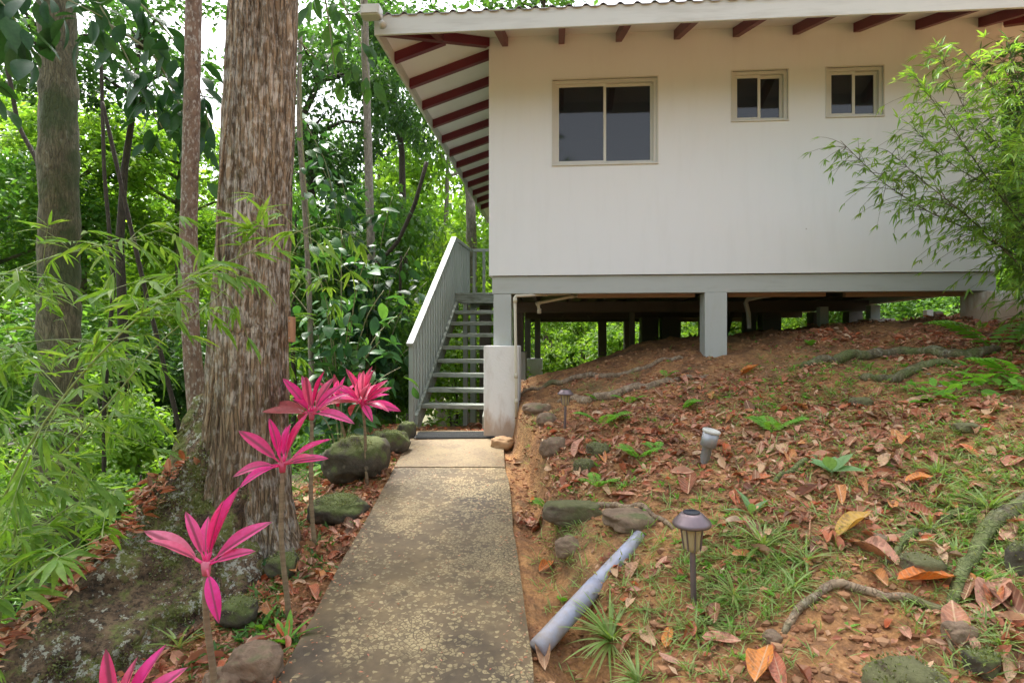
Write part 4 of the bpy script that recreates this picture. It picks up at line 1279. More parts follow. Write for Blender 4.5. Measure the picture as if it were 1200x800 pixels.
wp = thing('wood_block', 'small orange-brown board nailed to the right side of the great trunk', 'board', P(342, 386, 3.45))
part('board', MB().box((-.012, -.03, -.075), (.012, .03, .075)), MAT['oldwood'], wp, bev=.003)
for zz in (-.05, .05):
    m = MB(); m.tube([(-.002, -.034, zz), (-.002, -.029, zz)], .004, 6); part('nail', m, MAT['steel'], wp)
# vine on the left side of the trunk
vn = thing('vine', 'thin woody vine climbing the left side of the great trunk', 'vine', (0, 0, 0))
vp = []
for y in np.linspace(-40, 600, 40):
    cxp = np.interp(y, [-40, 200, 400, 600], [272, 262, 250, 240]) + 4 * math.sin(y * .02)
    vp.append(tuple(P(cxp, y, 3.33)))
m = MB(); m.tube(vp, .007, 6); part('stem', m, MAT['root'], vn, True)
# ------------------------------------------------------------------ rocks and roots
import bmesh
_bm = bmesh.new(); bmesh.ops.create_icosphere(_bm, subdivisions=4, radius=1)
ICO4 = (np.array([v.co[:] for v in _bm.verts]), np.array([[v.index for v in f.verts] for f in _bm.faces])); _bm.free()
_bm = bmesh.new(); bmesh.ops.create_icosphere(_bm, subdivisions=1, radius=1)
ICO1 = (np.array([v.co[:] for v in _bm.verts]), np.array([[v.index for v in f.verts] for f in _bm.faces])); _bm.free()

def rock(px, py, d, w, h, mat, label, seed=0, depth=None, sink=.3, name='rock', rotz=None, group=None):
    """rock whose middle shows at pixel (px, py); w, h in pixels"""
    if px > 590:
        d = ground_hit(px, py + h * .3).y
    c = P(px, py, d)
    a, b, cc = w / 2 / FPX * d, (depth or w * .8) / 2 / FPX * d, h / 2 / FPX * d
    V = ICO4[0].copy()
    n1 = fbm(V[:, 0] * 1.3 + seed, V[:, 1] * 1.3, V[:, 2] * 1.3, 3, seed)
    n2 = vnoise(V[:, 0] * 6, V[:, 1] * 6 + seed, V[:, 2] * 6, seed + 3)
    n3 = np.abs(vnoise(V[:, 0] * 3.1, V[:, 1] * 3.1 + seed, V[:, 2] * 3.1, seed + 9)); n4 = fbm(V[:, 0] * 13, V[:, 1] * 13, V[:, 2] * 13 + seed, 2, seed + 5)
    V = V * (1 + .24 * n1 - .16 * n3 + .05 * n2 + .022 * n4)[:, None]
    V = np.sign(V) * np.abs(V) ** .75
    V *= np.array([a, b, cc])
    zg = gz(c.x, c.y)
    z = zg + cc * .35 if px > 590 else (min(c.z, zg + cc * .8) if c.z > zg + cc else c.z)
    t = link(name, np_mesh(name, V, ICO4[1], MAT[mat], None, True), None, (c.x, c.y, z), (0, 0, 0 if rotz is None else rotz))
    if mat == 'rock_green' or mat == 'rock_moss':
        Nn = V / (np.linalg.norm(V, axis=1)[:, None] + 1e-9)
        up_ = Nn[:, 2] > (-.1 if mat == 'rock_green' else .45)
        if up_.sum() > 50: part('moss', moss_cloud(V[up_], Nn[up_], int(900 * min(2.2, .3 + a * b * 30)), seed + 50, .010), None, t, stuff=True)
    return tag(t, label, 'rock', group)
rock(418, 516, 4.9, 80, 54, 'rock_moss', 'big rounded dark rock with moss on top beside the far end of the path', 1)
rock(455, 500, 5.6, 44, 32, 'rock_moss', 'small mossy rock between the big dark rock and the stair post', 2)
rock(476, 503, 6.2, 22, 26, 'rock_moss', 'narrow dark stone touching the foot of the stair post', 12)
rock(397, 575, 4.0, 66, 34, 'rock_moss', 'low dark rock covered with small plants left of the path', 3)
rock(332, 650, 3.15, 38, 28, 'rock_moss', 'dark stone at the foot of the great trunk beside the cordyline stem', 4)
rock(278, 655, 2.75, 46, 34, 'rock_moss', 'dark mossy block against the buttress behind the front cordyline', 5)
rock(298, 778, 2.25, 60, 44, 'rock', 'brown stone at the lower left edge of the path', 6)
rock(262, 772, 2.2, 44, 34, 'rock', 'grey stone behind the stem of the front cordyline', 7)
rock(588, 516, 5.75, 28, 18, 'cutwood', 'sawn round of wood lying at the foot of the concrete pier', 8, name='log_round')
rock(672, 598, 3.75, 78, 30, 'rock_green', 'long moss covered stone on the lip of the bank', 9, depth=30)
rock(735, 606, 3.5, 60, 22, 'rock', 'low brown stone right of the moss covered lip stone', 10)
rock(648, 522, 4.9, 34, 28, 'rock', 'rounded grey-brown stone on the bank edge below the far lamp', 11)
rock(700, 527, 4.6, 26, 18, 'rock_green', 'small mossy stone, upper one of the pair behind the lip stone', 14)
rock(683, 545, 4.4, 24, 20, 'rock_green', 'small mossy stone, lower one of the pair behind the lip stone', 15)
rock(628, 478, 5.7, 34, 14, 'rock', 'flat brown stone beside the water pipe', 16)
rock(640, 490, 5.5, 26, 16, 'rock', 'small brown stone between the water pipe and the far lamp', 17)
rock(1062, 796, 1.85, 86, 56, 'rock_green', 'large moss covered stone at the bottom right', 18)
rock(1080, 662, 2.55, 46, 30, 'rock_green', 'mossy stone beside the big curled leaf', 19)
rock(1032, 632, 2.75, 24, 16, 'rock', 'round brown pebble by the yellow leaf', 20)
rock(1198, 652, 2.5, 34, 50, 'rock_moss', 'dark stone cut by the right edge of the picture', 21)
rock(1132, 500, 4.0, 26, 12, 'rock_green', 'green mossy stone below the bright leafy plant', 23)
rock(1125, 742, 2.1, 34, 30, 'rock', 'brown stone right of the large moss covered stone', 25)

for i_, (px_, py_, d_, w_, h_, m_, lab_) in enumerate([(668, 640, 3.2, 34, 24, 'rock', 'flat brown stone under the moss covered lip stone'),
    (1010, 470, 4.6, 26, 14, 'rock_green', 'small mossy stone under the mossy roots at the bank top'), (905, 745, 2.2, 22, 14, 'rock', 'small brown stone at the left end of the winding root'),
    (1150, 775, 1.95, 40, 30, 'rock_moss', 'dark stone in the grass at the bottom right corner'), ]):
    rock(px_, py_, d_, w_, h_, m_, lab_, 70 + i_)

def root(pix, r, mat, label, seed=1, lift=.012, k=10, name='tree_root'):
    pts = [ground_hit(x, y) for x, y in pix]
    rr = np.full(len(pts), r) if np.isscalar(r) else np.array(r)
    A = np.array([[p.x, p.y, p.z] for p in pts])
    seg = np.concatenate([[0], np.cumsum(np.linalg.norm(np.diff(A, axis=0), axis=1))])
    n = max(8, int(seg[-1] / .035)); s = np.linspace(0, seg[-1], n)
    Q = np.stack([np.interp(s, seg, A[:, i]) for i in range(3)], -1)
    for _ in range(3): Q[1:-1] = (Q[:-2] + 2 * Q[1:-1] + Q[2:]) / 4
    R2 = np.interp(s, seg, rr)
    Q[:, 2] = ground_z(Q[:, 0], Q[:, 1]) + lift + R2 * .2
    Q[:, 2] += .006 * vnoise(s * 8, 0, 0, seed)
    Q[0, 2] -= .02; Q[-1, 2] -= .02
    m = MB(); m.tube(Q, R2, k, True, .22, seed)
    o = link(name, m.mesh(name, MAT[mat], True))
    return tag(o, label, 'root' if name == 'tree_root' else 'stick')
root([(612, 462), (650, 450), (690, 441), (745, 436), (800, 420)], [.02, .03, .035, .03, .02], 'root', 'long brown root running across the bank top towards the grey post', 1)
root([(655, 470), (700, 468), (760, 455), (830, 440)], [.03, .045, .04, .02], 'root', 'thick clay-covered root below the long brown root', 2, .0)
root([(918, 742), (940, 712), (968, 690), (1000, 690), (1050, 706), (1110, 718), (1140, 730)], [.012, .016, .017, .018, .017, .017, .012], 'root', 'bare pale root winding across the clay at the lower right', 3)
root([(1115, 712), (1125, 680), (1150, 640), (1175, 612), (1210, 585)], [.018, .024, .030, .032, .032], 'root_moss', 'thick mossy root rising to the right edge', 4, .015)
root([(1040, 660), (1070, 628), (1110, 606), (1150, 594)], [.012, .016, .018, .010], 'root_moss', 'mossy root lying above the big curled leaf', 5)
root([(905, 570), (940, 545), (975, 535)], [.012, .016, .012], 'root_moss', 'short mossy root by the pale heart-leaved seedling', 6)
root([(940, 432), (1000, 418), (1060, 414), (1120, 420), (1170, 412)], [.03, .05, .045, .05, .03], 'root_moss', 'mossy root lying along the bank top at the right', 7, .02)
root([(1010, 445), (1070, 436), (1130, 432)], [.03, .04, .02], 'root_moss', 'second mossy root in front of the one along the bank top', 8, .01)
root([(655, 618), (690, 600), (720, 592), (760, 604), (790, 620)], [.012, .02, .02, .016, .01], 'root', 'thin root passing over the lip stone', 9)
root([(1118, 700), (1105, 740), (1120, 790)], [.008, .008, .006], 'root', 'thin reddish root curling down at the lower right', 10)
root([(668, 520), (730, 483)], [.006, .004], 'oldwood', 'fallen grey twig on the bank beside the ferns', 11, name='fallen_twig')
root([(690, 575), (718, 552)], [.010, .006], 'plank', 'pale broken stick above the lip stone', 12, name='fallen_twig')
root([(960, 560), (950, 600), (948, 640)], [.004, .003, .003], 'oldwood', 'thin twig lying down the slope near the heart-leaved seedling', 13, name='fallen_twig')
root([(870, 548), (920, 532), (965, 520)], [.005, .005, .003], 'oldwood', 'thin dry twig across the middle of the bank', 14, name='fallen_twig')

# clods of soil
rng = np.random.default_rng(12)
def scatter(n, x0, x1, y0, y1, rng, near=1.0):
    """more of them close to the viewer"""
    u_ = rng.random(n) ** near
    Y = y0 + (y1 - y0) * u_
    X = rng.uniform(x0, x1, n)
    return X, Y
def on_path(X, Y): return (X > xl(Y) - .01) & (X < xr(Y) + .02) & (Y < 6.65)
def in_view(X, Y, m=30): return (np.abs(X / np.maximum(Y, .1) * FPX) < 600 + m)
X, Y = scatter(30000, -1.8, 5.2, 1.25, 6.8, rng, 1.5)
ok = (~on_path(X, Y)) & in_view(X, Y) & ((X > 0) | (Y > 1.2)) & (fbm(X * 1.7, Y * 1.7, 0, 2, 55) > -.25)
X, Y = X[ok], Y[ok]
n = len(X)
Z = ground_z(X, Y)
s = .004 + .016 * rng.random(n) ** 3
V = ICO1[0][None] * (1 + .3 * rng.normal(0, 1, (n, len(ICO1[0]), 1)).clip(-1, 1)) * (s[:, None, None] * np.array([1.2, 1, .7]))
V = V + np.stack([X, Y, Z + s * .25], -1)[:, None]
Fc = ICO1[1][None] + (np.arange(n) * len(ICO1[0]))[:, None, None]
o = link('soil_clods', np_mesh('soil_clods', V.reshape(-1, 3), Fc.reshape(-1, 3), MAT['clod'], np.repeat(rng.random(n), len(ICO1[0]))))
o['kind'] = 'stuff'; o['label'] = 'crumbs of red soil and small stones lying on the bank'

# ------------------------------------------------------------------ leaf litter
LT = [leaf_tmpl(.38, 5, .25, .05, .12, seed=1, wave=.02), leaf_tmpl(.42, 6, .35, -.10, .22, seed=2, wave=.03), leaf_tmpl(.34, 5, -.2, .12, -.18, seed=3, twist=.4), leaf_tmpl(.46, 6, .5, -.05, .30, seed=4, wave=.04, twist=-.5), leaf_tmpl(.30, 5, .3, .2, .25, seed=5, twist=.8)]
def ground_normal(X, Y, e=.06):
    zx = (ground_z(X + e, Y, False) - ground_z(X - e, Y, False)) / (2 * e)
    zy = (ground_z(X, Y + e, False) - ground_z(X, Y - e, False)) / (2 * e)
    N = np.stack([-zx, -zy, np.ones_like(zx)], -1)
    return N / np.linalg.norm(N, axis=1)[:, None]
def litter_frames(X, Y, rng, k=.35):
    N = ground_normal(X, Y) + rng.normal(0, k, (len(X), 3)) * np.array([1, 1, .3])
    N /= np.linalg.norm(N, axis=1)[:, None]
    a = rng.random(len(X)) * 6.283
    f = np.stack([np.cos(a), np.sin(a), np.zeros_like(a)], -1)
    f -= N * (f * N).sum(1)[:, None]
    return f, N
def litter_density(X, Y):
    t = X - xr(Y)
    d = .35 + .9 * fbm(X * 1.3, Y * 1.3, 0, 2, 91)
    d = np.where((t > 0) & (t < .28), d - .35, d)
    # the clay is bare lower right of the winding root and on the crest under the house
    bare = np.exp(-(((X - 1.15) / .38) ** 2 + ((Y - 2.15) / .35) ** 2))
    d -= .6 * bare
    d -= .75 * sstep(4.9, 5.9, Y) * (X > .2) * (X < 3.0)
    d += .35 * np.exp(-(((X - 1.2) / .9) ** 2 + ((Y - 4.2) / 1.0) ** 2))
    d = np.where(X < xl(Y), .75, d)
    return d
rng = np.random.default_rng(33)
c = Cloud()
X, Y = scatter(34000, -1.75, 6.2, 1.25, 7.3, rng, 1.15)
ok = (~on_path(X, Y)) & in_view(X, Y, 60) & (rng.random(len(X)) < litter_density(X, Y)) & ((X > 0) | (X > -1.75 + .0))
X, Y = X[ok], Y[ok]
f, N = litter_frames(X, Y, rng)
Z = ground_z(X, Y)
L = np.clip(rng.lognormal(math.log(.049), .42, len(X)), .025, .14)
for q in range(5):
    w = np.arange(len(X)) % 5 == q
    pos = np.stack([X[w], Y[w], Z[w] + .008 + rng.random(w.sum()) * .014], -1)
    c.add(*stamp(LT[q], pos - f[w] * L[w][:, None] * .5, f[w], N[w], L[w], rng))
# fragments
X, Y = scatter(46000, -1.75, 5.6, 1.25, 7.0, rng, 1.4)
ok = (~on_path(X, Y)) & in_view(X, Y, 30) & (rng.random(len(X)) < litter_density(X, Y) + .25)
X, Y = X[ok], Y[ok]
f, N = litter_frames(X, Y, rng, .5)
pos = np.stack([X, Y, ground_z(X, Y) + .006 + rng.random(len(X)) * .008], -1)
c.add(*stamp(T_RHOMB, pos, f, N, rng.uniform(.012, .045, len(X)), rng))
o = link('leaf_litter', c.mesh('leaf_litter', MAT['litter'])); o['kind'] = 'stuff'; o['label'] = 'brown and rust-red leaf litter covering the clay'
# litter caught on top of the buttress
c = Cloud()
n = 900
ii = rng.integers(30, 168, n); tt = rng.random(n)
B = ridge[ii] * (1 - tt[:, None]) + shelf[ii] * tt[:, None] + rng.normal(0, .012, (n, 3))
B[:, 2] = B[:, 2] + .012 + .012 * rng.random(n)
f = rng.normal(0, 1, (n, 3)); f[:, 2] *= .25
for q in range(5):
    w = np.arange(n) % 5 == q
    c.add(*stamp(LT[q], B[w], f[w], rand_up(rng, w.sum(), .3), rng.uniform(.03, .085, w.sum()), rng))
o = link('leaf_litter', c.mesh('leaf_litter', MAT['litter'])); o['kind'] = 'stuff'; o['label'] = 'brown litter caught along the top of the mossy buttress'

# single fallen leaves
LM = {}
def leaf_obj(name, T, mat, pos, f, up, s, parent=None, sx=1.0, smooth=True):
    key = (id(T[0]), mat, name)
    if key not in LM: LM[key] = np_mesh(name, T[0], T[1], MAT[mat], np.zeros(len(T[0])), smooth)
    x, y, z = frames(np.array([f], float), np.array([up], float))
    M = Matrix((( *x[0],), (*y[0],), (*z[0],))).transposed()
    o = bpy.data.objects.new(name, LM[key]); COL.objects.link(o)
    o.rotation_euler = M.to_euler(); o.location = pos; o.scale = (s * sx, s, s)
    if parent is not None: o.parent = parent
    return o
LTD = [leaf_tmpl(.38, 9, .22, .02, .10, seed=1, wave=.02), leaf_tmpl(.42, 9, .35, -.12, .25, seed=2, wave=.03), leaf_tmpl(.33, 9, -.15, .12, -.16, seed=3, twist=.4), leaf_tmpl(.46, 9, .4, -.06, .28, seed=4, wave=.05, twist=-.4), leaf_tmpl(.36, 9, .5, .06, .45, seed=5, twist=.3, wave=.03)]
def fallen(px, py, lpx, ang, label, mat='litter', q=0, group=None, lift=.018, tilt=.25):
    p = ground_hit(px, py)
    d = p.y
    N = ground_normal(np.array([p.x]), np.array([p.y]))[0] + rng.normal(0, tilt, 3) * np.array([1, 1, .2])
    a = math.radians(ang)
    # direction on the ground that shows at this angle in the photograph
    g0 = ground_hit(px + math.cos(a) * 6, py - math.sin(a) * 6)
    f = np.array(g0 - p); f /= np.linalg.norm(f) + 1e-9
    s = lpx / FPX * d
    # foreshortening along the line of sight
    dv = np.array(p - Vector((0, 0, EYE))); dv /= np.linalg.norm(dv)
    s = min(s / max(.55, math.sqrt(max(0, 1 - float(f.dot(dv)) ** 2))), .24)
    pos = np.array(p) + np.array([0, 0, lift]) - f * s * .5
    o = leaf_obj('fallen_leaf', LTD[q], mat, pos, f, N, s)
    return tag(o, label, 'leaf', group)
special = [(1030, 655, 86, -25, 'big curled pinkish-brown dead leaf on the right of the bank', 'litter_pink', 4), (1003, 622, 62, 35, 'yellow dead leaf above the big curled one', 'litter_yellow', 1),
 (1088, 688, 62, 8, 'bright orange leaf lying right below the big curled leaf', 'litter_orange', 1), (516, 789, 40, 175, 'single pale tan leaf on the concrete path', 'litter_pink', 0),
 (887, 564, 34, 5, 'orange leaf above the rosette seedling', 'litter_orange', 0), (783, 750, 26, 75, 'orange leaf standing in the litter left of the near lamp', 'litter_orange', 0),
 (808, 572, 40, 80, 'upright rust-brown leaf between the near and the tilted lamp', 'litter', 3), (878, 438, 34, 20, 'orange-brown leaf high on the bank right of the grey post', 'litter_orange', 1),
 (1080, 471, 60, 5, 'dull purple-brown leaf in front of the bright leafy plant', 'litter', 0), (1138, 534, 28, -30, 'salmon leaf in the lower grass at the right', 'litter_orange', 0),
 (1078, 567, 30, 0, 'orange leaf in the middle of the bare soil at the right', 'litter_orange', 1), (845, 755, 44, 0, 'greyish-pink leaf on the clay near the bottom of the near lamp', 'litter_pink', 0),
 (893, 785, 42, 70, 'pale and orange leaf at the bottom edge', 'litter_orange', 3), (912, 792, 38, 110, 'rust-red leaf at the bottom edge beside the orange one', 'litter', 1),
 (1188, 545, 40, 40, 'pale brown leaf lying near the right edge in the grass', 'litter_pink', 0), (1165, 705, 60, 60, 'large pale crumpled leaf at the lower right', 'litter_pink', 3),
 (1187, 718, 50, -50, 'red-brown leaf at the right edge below the crumpled one', 'litter', 4), (1120, 740, 46, 100, 'dark red leaf next to the large moss covered stone', 'litter', 1),
 (745, 672, 30, 60, 'rust leaf beside the drain pipe', 'litter', 3), (637, 770, 36, 95, 'brown leaf at the lower end of the drain pipe', 'litter', 4),
 (652, 752, 30, 30, 'red-brown leaf tucked under the drain pipe', 'litter_orange', 1), (727, 584, 36, -5, 'pinkish leaf right above the lip stone', 'litter_pink', 0),
 (680, 528, 36, 60, 'red-pink leaf beside the small mossy stones', 'litter_pink', 1), (625, 590, 12, 0, 'small orange leaf in the clay gutter by the path', 'litter_orange', 1),
 (640, 668, 20, 40, 'rust leaf in the clay gutter lower down', 'litter_orange', 3), (237, 752, 26, 0, 'yellow-orange leaf at the foot of the front cordyline', 'litter_yellow', 0),
 (1075, 605, 36, -25, 'dark red leaf in the grass above the mossy root', 'litter', 1), (1190, 625, 50, 45, 'long tan leaf at the right edge below the mossy root', 'litter_pink', 2)]
for px, py, l, a, lab, mt, q in special: fallen(px, py, l, a, lab, mt, q)
rng2 = np.random.default_rng(8)
LAND = [(805, 650, 'the near lamp'), (832, 525, 'the tilted lamp'), (662, 480, 'the far lamp'), (690, 690, 'the drain pipe'), (672, 598, 'the mossy lip stone'), (975, 555, 'the heart-leaved seedling'),
        (1030, 655, 'the big curled leaf'), (1000, 700, 'the winding pale root'), (1062, 785, 'the large mossy stone'), (1160, 640, 'the thick mossy root'), (840, 420, 'the grey front post'), (1140, 460, 'the bright leafy plant'),
        (905, 508, 'the low fern'), (880, 600, 'the rosette seedling'), (716, 745, 'the long grass clump'), (748, 538, 'the spreading fern'), (1060, 415, 'the bank-top mossy roots'), (700, 535, 'the pair of small mossy stones'),
        (895, 645, 'the dense grass clump'), (1150, 560, 'the right grassy patch'), (720, 440, 'the long brown root'),
        (330, 655, 'the great trunk'), (418, 513, 'the big dark rock'), (399, 571, 'the low dark rock'), (247, 700, 'the front cordyline stem'), (336, 600, 'the second cordyline stem'), (470, 500, 'the stair post'), (298, 778, 'the bottom-left brown stone'), (372, 560, 'the third cordyline stem'),
        (587, 516, 'the log round'), (605, 560, 'the clay gutter')]
DIRS = ['right of', 'up and right of', 'just above', 'up and left of', 'left of', 'down and left of', 'just below', 'down and right of']
used_labels = set()
def many(n, box, group, left):
    k_ = tries = 0
    names = list(DRY)
    while k_ < n and tries < n * 60:
        tries += 1
        px, py = rng2.uniform(box[0], box[2]), rng2.uniform(box[1], box[3])
        p = ground_hit(px, py)
        if p.y > 7.5 or on_path(np.array([p.x]), np.array([p.y]))[0] or rng2.random() > float(litter_density(np.array([p.x]), np.array([p.y]))[0]) + .15: continue
        l = rng2.uniform(.05, .105) * FPX / p.y
        cn = names[rng2.integers(len(names))]
        cand = [q for q in LAND if (q[0] < 590) == left]
        lx, ly, ln = min(cand, key=lambda q: (q[0] - px) ** 2 + (1.3 * (q[1] - py)) ** 2)
        dist = math.hypot(px - lx, py - ly)
        dr_ = DIRS[int(round(math.atan2(ly - py, px - lx) / (math.pi / 4))) % 8]
        sz = 'small' if l < 12 else ('large' if l > 24 else 'middling')
        far_ = 'close' if dist < 28 else ('a bit' if dist < 70 else 'well')
        lab = f"{sz} {cn} fallen leaf {far_} {dr_} {ln}".replace('just ', '') if far_ != 'close' else f"{sz} {cn} fallen leaf {dr_} {ln}"
        if lab in used_labels: continue
        used_labels.add(lab)
        fallen(px, py, l, rng2.uniform(0, 360), lab, 'dry_' + cn, int(rng2.integers(5)), group, tilt=.3)
        k_ += 1
many(185, (640, 425, 1199, 799), 'fallen leaves on the red bank', False)
many(70, (300, 500, 475, 720), 'fallen leaves left of the path', True)
many(12, (600, 530, 660, 720), 'fallen leaves in the clay gutter', False)
# crumbs on the concrete
n = 900
Y = rng.uniform(1.5, 6.4, n); e_ = rng.random(n) ** 2.2 * .5
X = np.where(rng.random(n) < .5, xl(Y) + .01 + e_ * .9, xr(Y) - .01 - e_ * .9)
c = Cloud(); f, N = litter_frames(X * 0 - 3, Y, rng, .2)
f[:, 2] = 0; N = np.tile([0, 0, 1.0], (n, 1)) + rng.normal(0, .15, (n, 3))
c.add(*stamp(T_RHOMB, np.stack([X, Y, zp(Y) + .006 + .003 * rng.random(n)], -1), f, N, rng.uniform(.006, .022, n), rng))
o = link('leaf_crumbs', c.mesh('leaf_crumbs', MAT['litter'])); o['kind'] = 'stuff'; o['label'] = 'crumbs of dry leaf and soil along the edges of the concrete path'

# ------------------------------------------------------------------ cordylines
CT = leaf_tmpl(.28, 11, .35, .14, .10, peak=.5)
CT2 = leaf_tmpl(.32, 11, .30, .42, .12, peak=.5)
CT3 = leaf_tmpl(.25, 11, .45, .05, .20, peak=.5)
def cordyline(px, py, d, dims, label, seed, stem_px, leaves=None, nl=12, L=.30):
    """px, py: where the leaves spring from"""
    rg = np.random.default_rng(seed)
    c = P(px, py, d)
    bx = P(stem_px, 400, d).x
    b = Vector((bx, d, gz(bx, d)))
    t = thing('cordyline_plant', label, 'plant', b)
    top = c - b
    n = 12
    tt = np.linspace(0, 1, n)
    pts = np.stack([top.x * tt + .008 * np.sin(tt * 5 + seed), .01 * np.sin(tt * 4 + seed), top.z * tt], -1)
    pts[0, 2] -= .06
    m = MB(); m.tube(pts, np.linspace(.013, .010, n) * (1 + .08 * (np.arange(n) % 2)), 9)
    part('stem', m, MAT['cane'], t, True)
    m = MB(); m.tube([tuple(pts[-1]), tuple(pts[-1] + np.array([0, 0, .05]))], [.014, .019], 9); part('sheath', m, MAT['cordyline'], t, True)
    if leaves is None:
        leaves = []
        for i in range(nl):
            a = i * 2.4 + rg.uniform(-.3, .3)
            e = 1.35 - 1.55 * (i / nl) + rg.uniform(-.12, .12)
            leaves.append((math.degrees(a), math.degrees(e), L * rg.uniform(.8, 1.12)))
    for a, e, l in leaves:
        a, e = math.radians(a), math.radians(e)
        f = np.array([math.cos(a) * math.cos(e), math.sin(a) * math.cos(e), math.sin(e)])
        up = np.array([-math.cos(a) * math.sin(e), -math.sin(a) * math.sin(e) - .75, math.cos(e)]) + rg.normal(0, .25, 3)
        l = l * .80
        T = CT3 if e > 1.0 else (CT2 if e < .15 else CT)
        pet = .045
        base = pts[-1] + np.array([0, 0, .035]) + f * .005
        m = MB(); m.tube([tuple(base), tuple(base + f * pet)], [.006, .004], 6)
        o = leaf_obj('leaf', T, 'cordyline_old' if (nl > 12 and e < .35 and rg.random() < .55) or (nl == 10 and rg.random() < .8) else 'cordyline', base + f * pet * .8, f, up, l, t)
        pt = part('petiole', m, MAT['cordyline'], t, True)
    return t
# azimuth 0 = right, 90 = away, 180 = left, 270 = towards the viewer
cordyline(244, 672, 2.15, 0, 'pink cordyline plant nearest the camera on a bare stem before the buttress', 1, 247,
    [(178, 32, .29), (215, 40, .23), (160, 62, .22), (20, 70, .33), (340, 74, .28), (5, 38, .29), (350, 22, .20), (310, -38, .20), (120, 50, .2)])
cordyline(330, 553, 2.75, 0, 'pink cordyline plant with few leaves in front of the great trunk', 2, 336,
    [(178, 40, .29), (165, 72, .24), (10, 66, .30), (40, 80, .2), (200, 2, .22), (230, -5, .2), (0, 12, .22), (330, 20, .22), (20, 32, .26), (280, 50, .2), (100, 60, .2)])
cordyline(363, 492, 3.35, 0, 'pink cordyline plant with upright leaves touching the right side of the great trunk', 3, 369, None, 15, .27)
cordyline(424, 478, 4.7, 0, 'full pink cordyline plant standing above the big dark rock', 4, 432, None, 24, .31)
cordyline(397, 476, 4.9, 0, 'smaller dark red cordyline plant just left of the full one', 6, 412, None, 10, .26)
cordyline(138, 868, 1.75, 0, 'pink cordyline plant cut off by the bottom edge of the picture', 5, 140,
    [(150, 72, .24), (30, 62, .27), (10, 45, .26), (175, 38, .22), (60, 75, .2), (330, 30, .22)])

# ------------------------------------------------------------------ ferns, seedlings, grass
def fern(px, py, size_px, label, seed, mat='fern', nf=3, azs=None, group=None, d=None):
    rg = np.random.default_rng(seed)
    p = ground_hit(px, py) if d is None else P(px, py, d)
    s = size_px / FPX * p.y
    t = thing('fern', label, 'fern', p, (0, 0, 0), group)
    for i in range(nf):
        a = math.radians(azs[i]) if azs else rg.uniform(0, 6.28)
        c = Cloud()
        n = 14
        tt = np.linspace(.0, 1, n)
        hgt = s * (.5 * np.sin(tt * 2.0))
        r = s * tt
        C = np.stack([np.cos(a) * r, np.sin(a) * r, hgt], -1)
        m = MB(); m.tube(C, np.linspace(.0022, .0008, n) * max(1, s * 4), 4)
        T = np.gradient(C, axis=0); T /= np.linalg.norm(T, axis=1)[:, None]
        side = np.array([-math.sin(a), math.cos(a), 0.0])
        for sg in (-1, 1):
            f = side * sg + T[2:] * .35 + np.array([0, 0, -.12])
            up = np.cross(T[2:], side) * -1
            up = np.where(up[:, 2:3] < 0, -up, up)
            l = s * .34 * np.sin(np.pi * tt[2:] ** .8 * .92 + .12)
            c.add(*stamp(leaf_tmpl(.30, 4, .1, .15), C[2:], f, up, l, rg))
        V0 = np.concatenate(m.v); nV = sum(len(v) for v in c.V)
        allV = np.concatenate(c.V + [V0])
        me = np_mesh('frond', allV, [np.concatenate(c.F)] + [np.concatenate(m.q) + nV], MAT[mat], np.concatenate(c.R + [np.full(len(V0), .3)]))
        part('frond', me, None, t)
    return t
fern(1165, 412, 72, 'large bright green fern arching over the bank top at the right', 1, 'fern', 3, [178, 165, 20])
fern(1190, 448, 58, 'bright green fern below the large one at the right edge', 2, 'fern', 2, [175, 200])
fern(640, 596, 20, 'tiny bright fern growing from the side of the bank', 3, 'fern', 4)
fern(737, 474, 22, 'small fern high on the bank left of the middle', 4, 'fern', 4)
fern(800, 480, 24, 'small fern high on the bank near the dark grey stone', 5, 'fern', 4)
fern(705, 500, 36, 'fern with yellowish fronds beside the small mossy stones', 6, 'fern', 6)
fern(748, 538, 30, 'spreading small fern in the middle of the litter', 7, 'fern', 5)
fern(770, 530, 20, 'little fern right next to the spreading small fern', 8, 'fern', 4)
fern(700, 572, 28, 'bright little fern above the lip stone', 9, 'fern', 5)
fern(905, 508, 34, 'low fern right of the tilted lamp', 10, 'fern', 5)
fern(700, 470, 16, 'tiny fern on the clay behind the far lamp', 11, 'fern', 3)
fern(780, 442, 16, 'tiny fern on the bank near the grey post', 12, 'fern', 3)
fern(925, 500, 22, 'second low fern, a step right of the one by the tilted lamp', 13, 'fern', 4)

ST = leaf_tmpl(.5, 7, .2, .25, peak=.45)
NTm = leaf_tmpl(.065, 7, .25, .50, peak=.35)
def rosette(px, py, lpx, label, seed, mat='pale', n=6, T=None, el=(20, 55), name='seedling', cat='plant', stem=0.0, group=None):
    rg = np.random.default_rng(seed)
    p = ground_hit(px, py); s = lpx / FPX * p.y
    t = thing(name, label, cat, p, (0, 0, 0), group)
    T = T or ST
    if stem or name == 'seedling':
        m = MB(); m.tube([(0, 0, -.02), (0, 0, stem * s + .004)], [.003, .002], 6); part('stem', m, MAT['twig'], t, True)
    for i in range(n):
        a = i * 6.283 / n + rg.uniform(-.4, .4); e = math.radians(rg.uniform(*el))
        f = np.array([math.cos(a) * math.cos(e), math.sin(a) * math.cos(e), math.sin(e)])
        up = np.array([-math.cos(a) * math.sin(e), -math.sin(a) * math.sin(e), math.cos(e)]) + rg.normal(0, .15, 3)
        leaf_obj('leaf' if T is not NTm else 'blade', T, mat, np.array([0, 0, stem * s * rg.uniform(.4, 1)]), f, up, s * rg.uniform(.7, 1.1), t)
    return t
rosette(975, 562, 32, 'seedling with pale heart-shaped leaves in bare soil', 1, 'pale', 6, stem=.35)
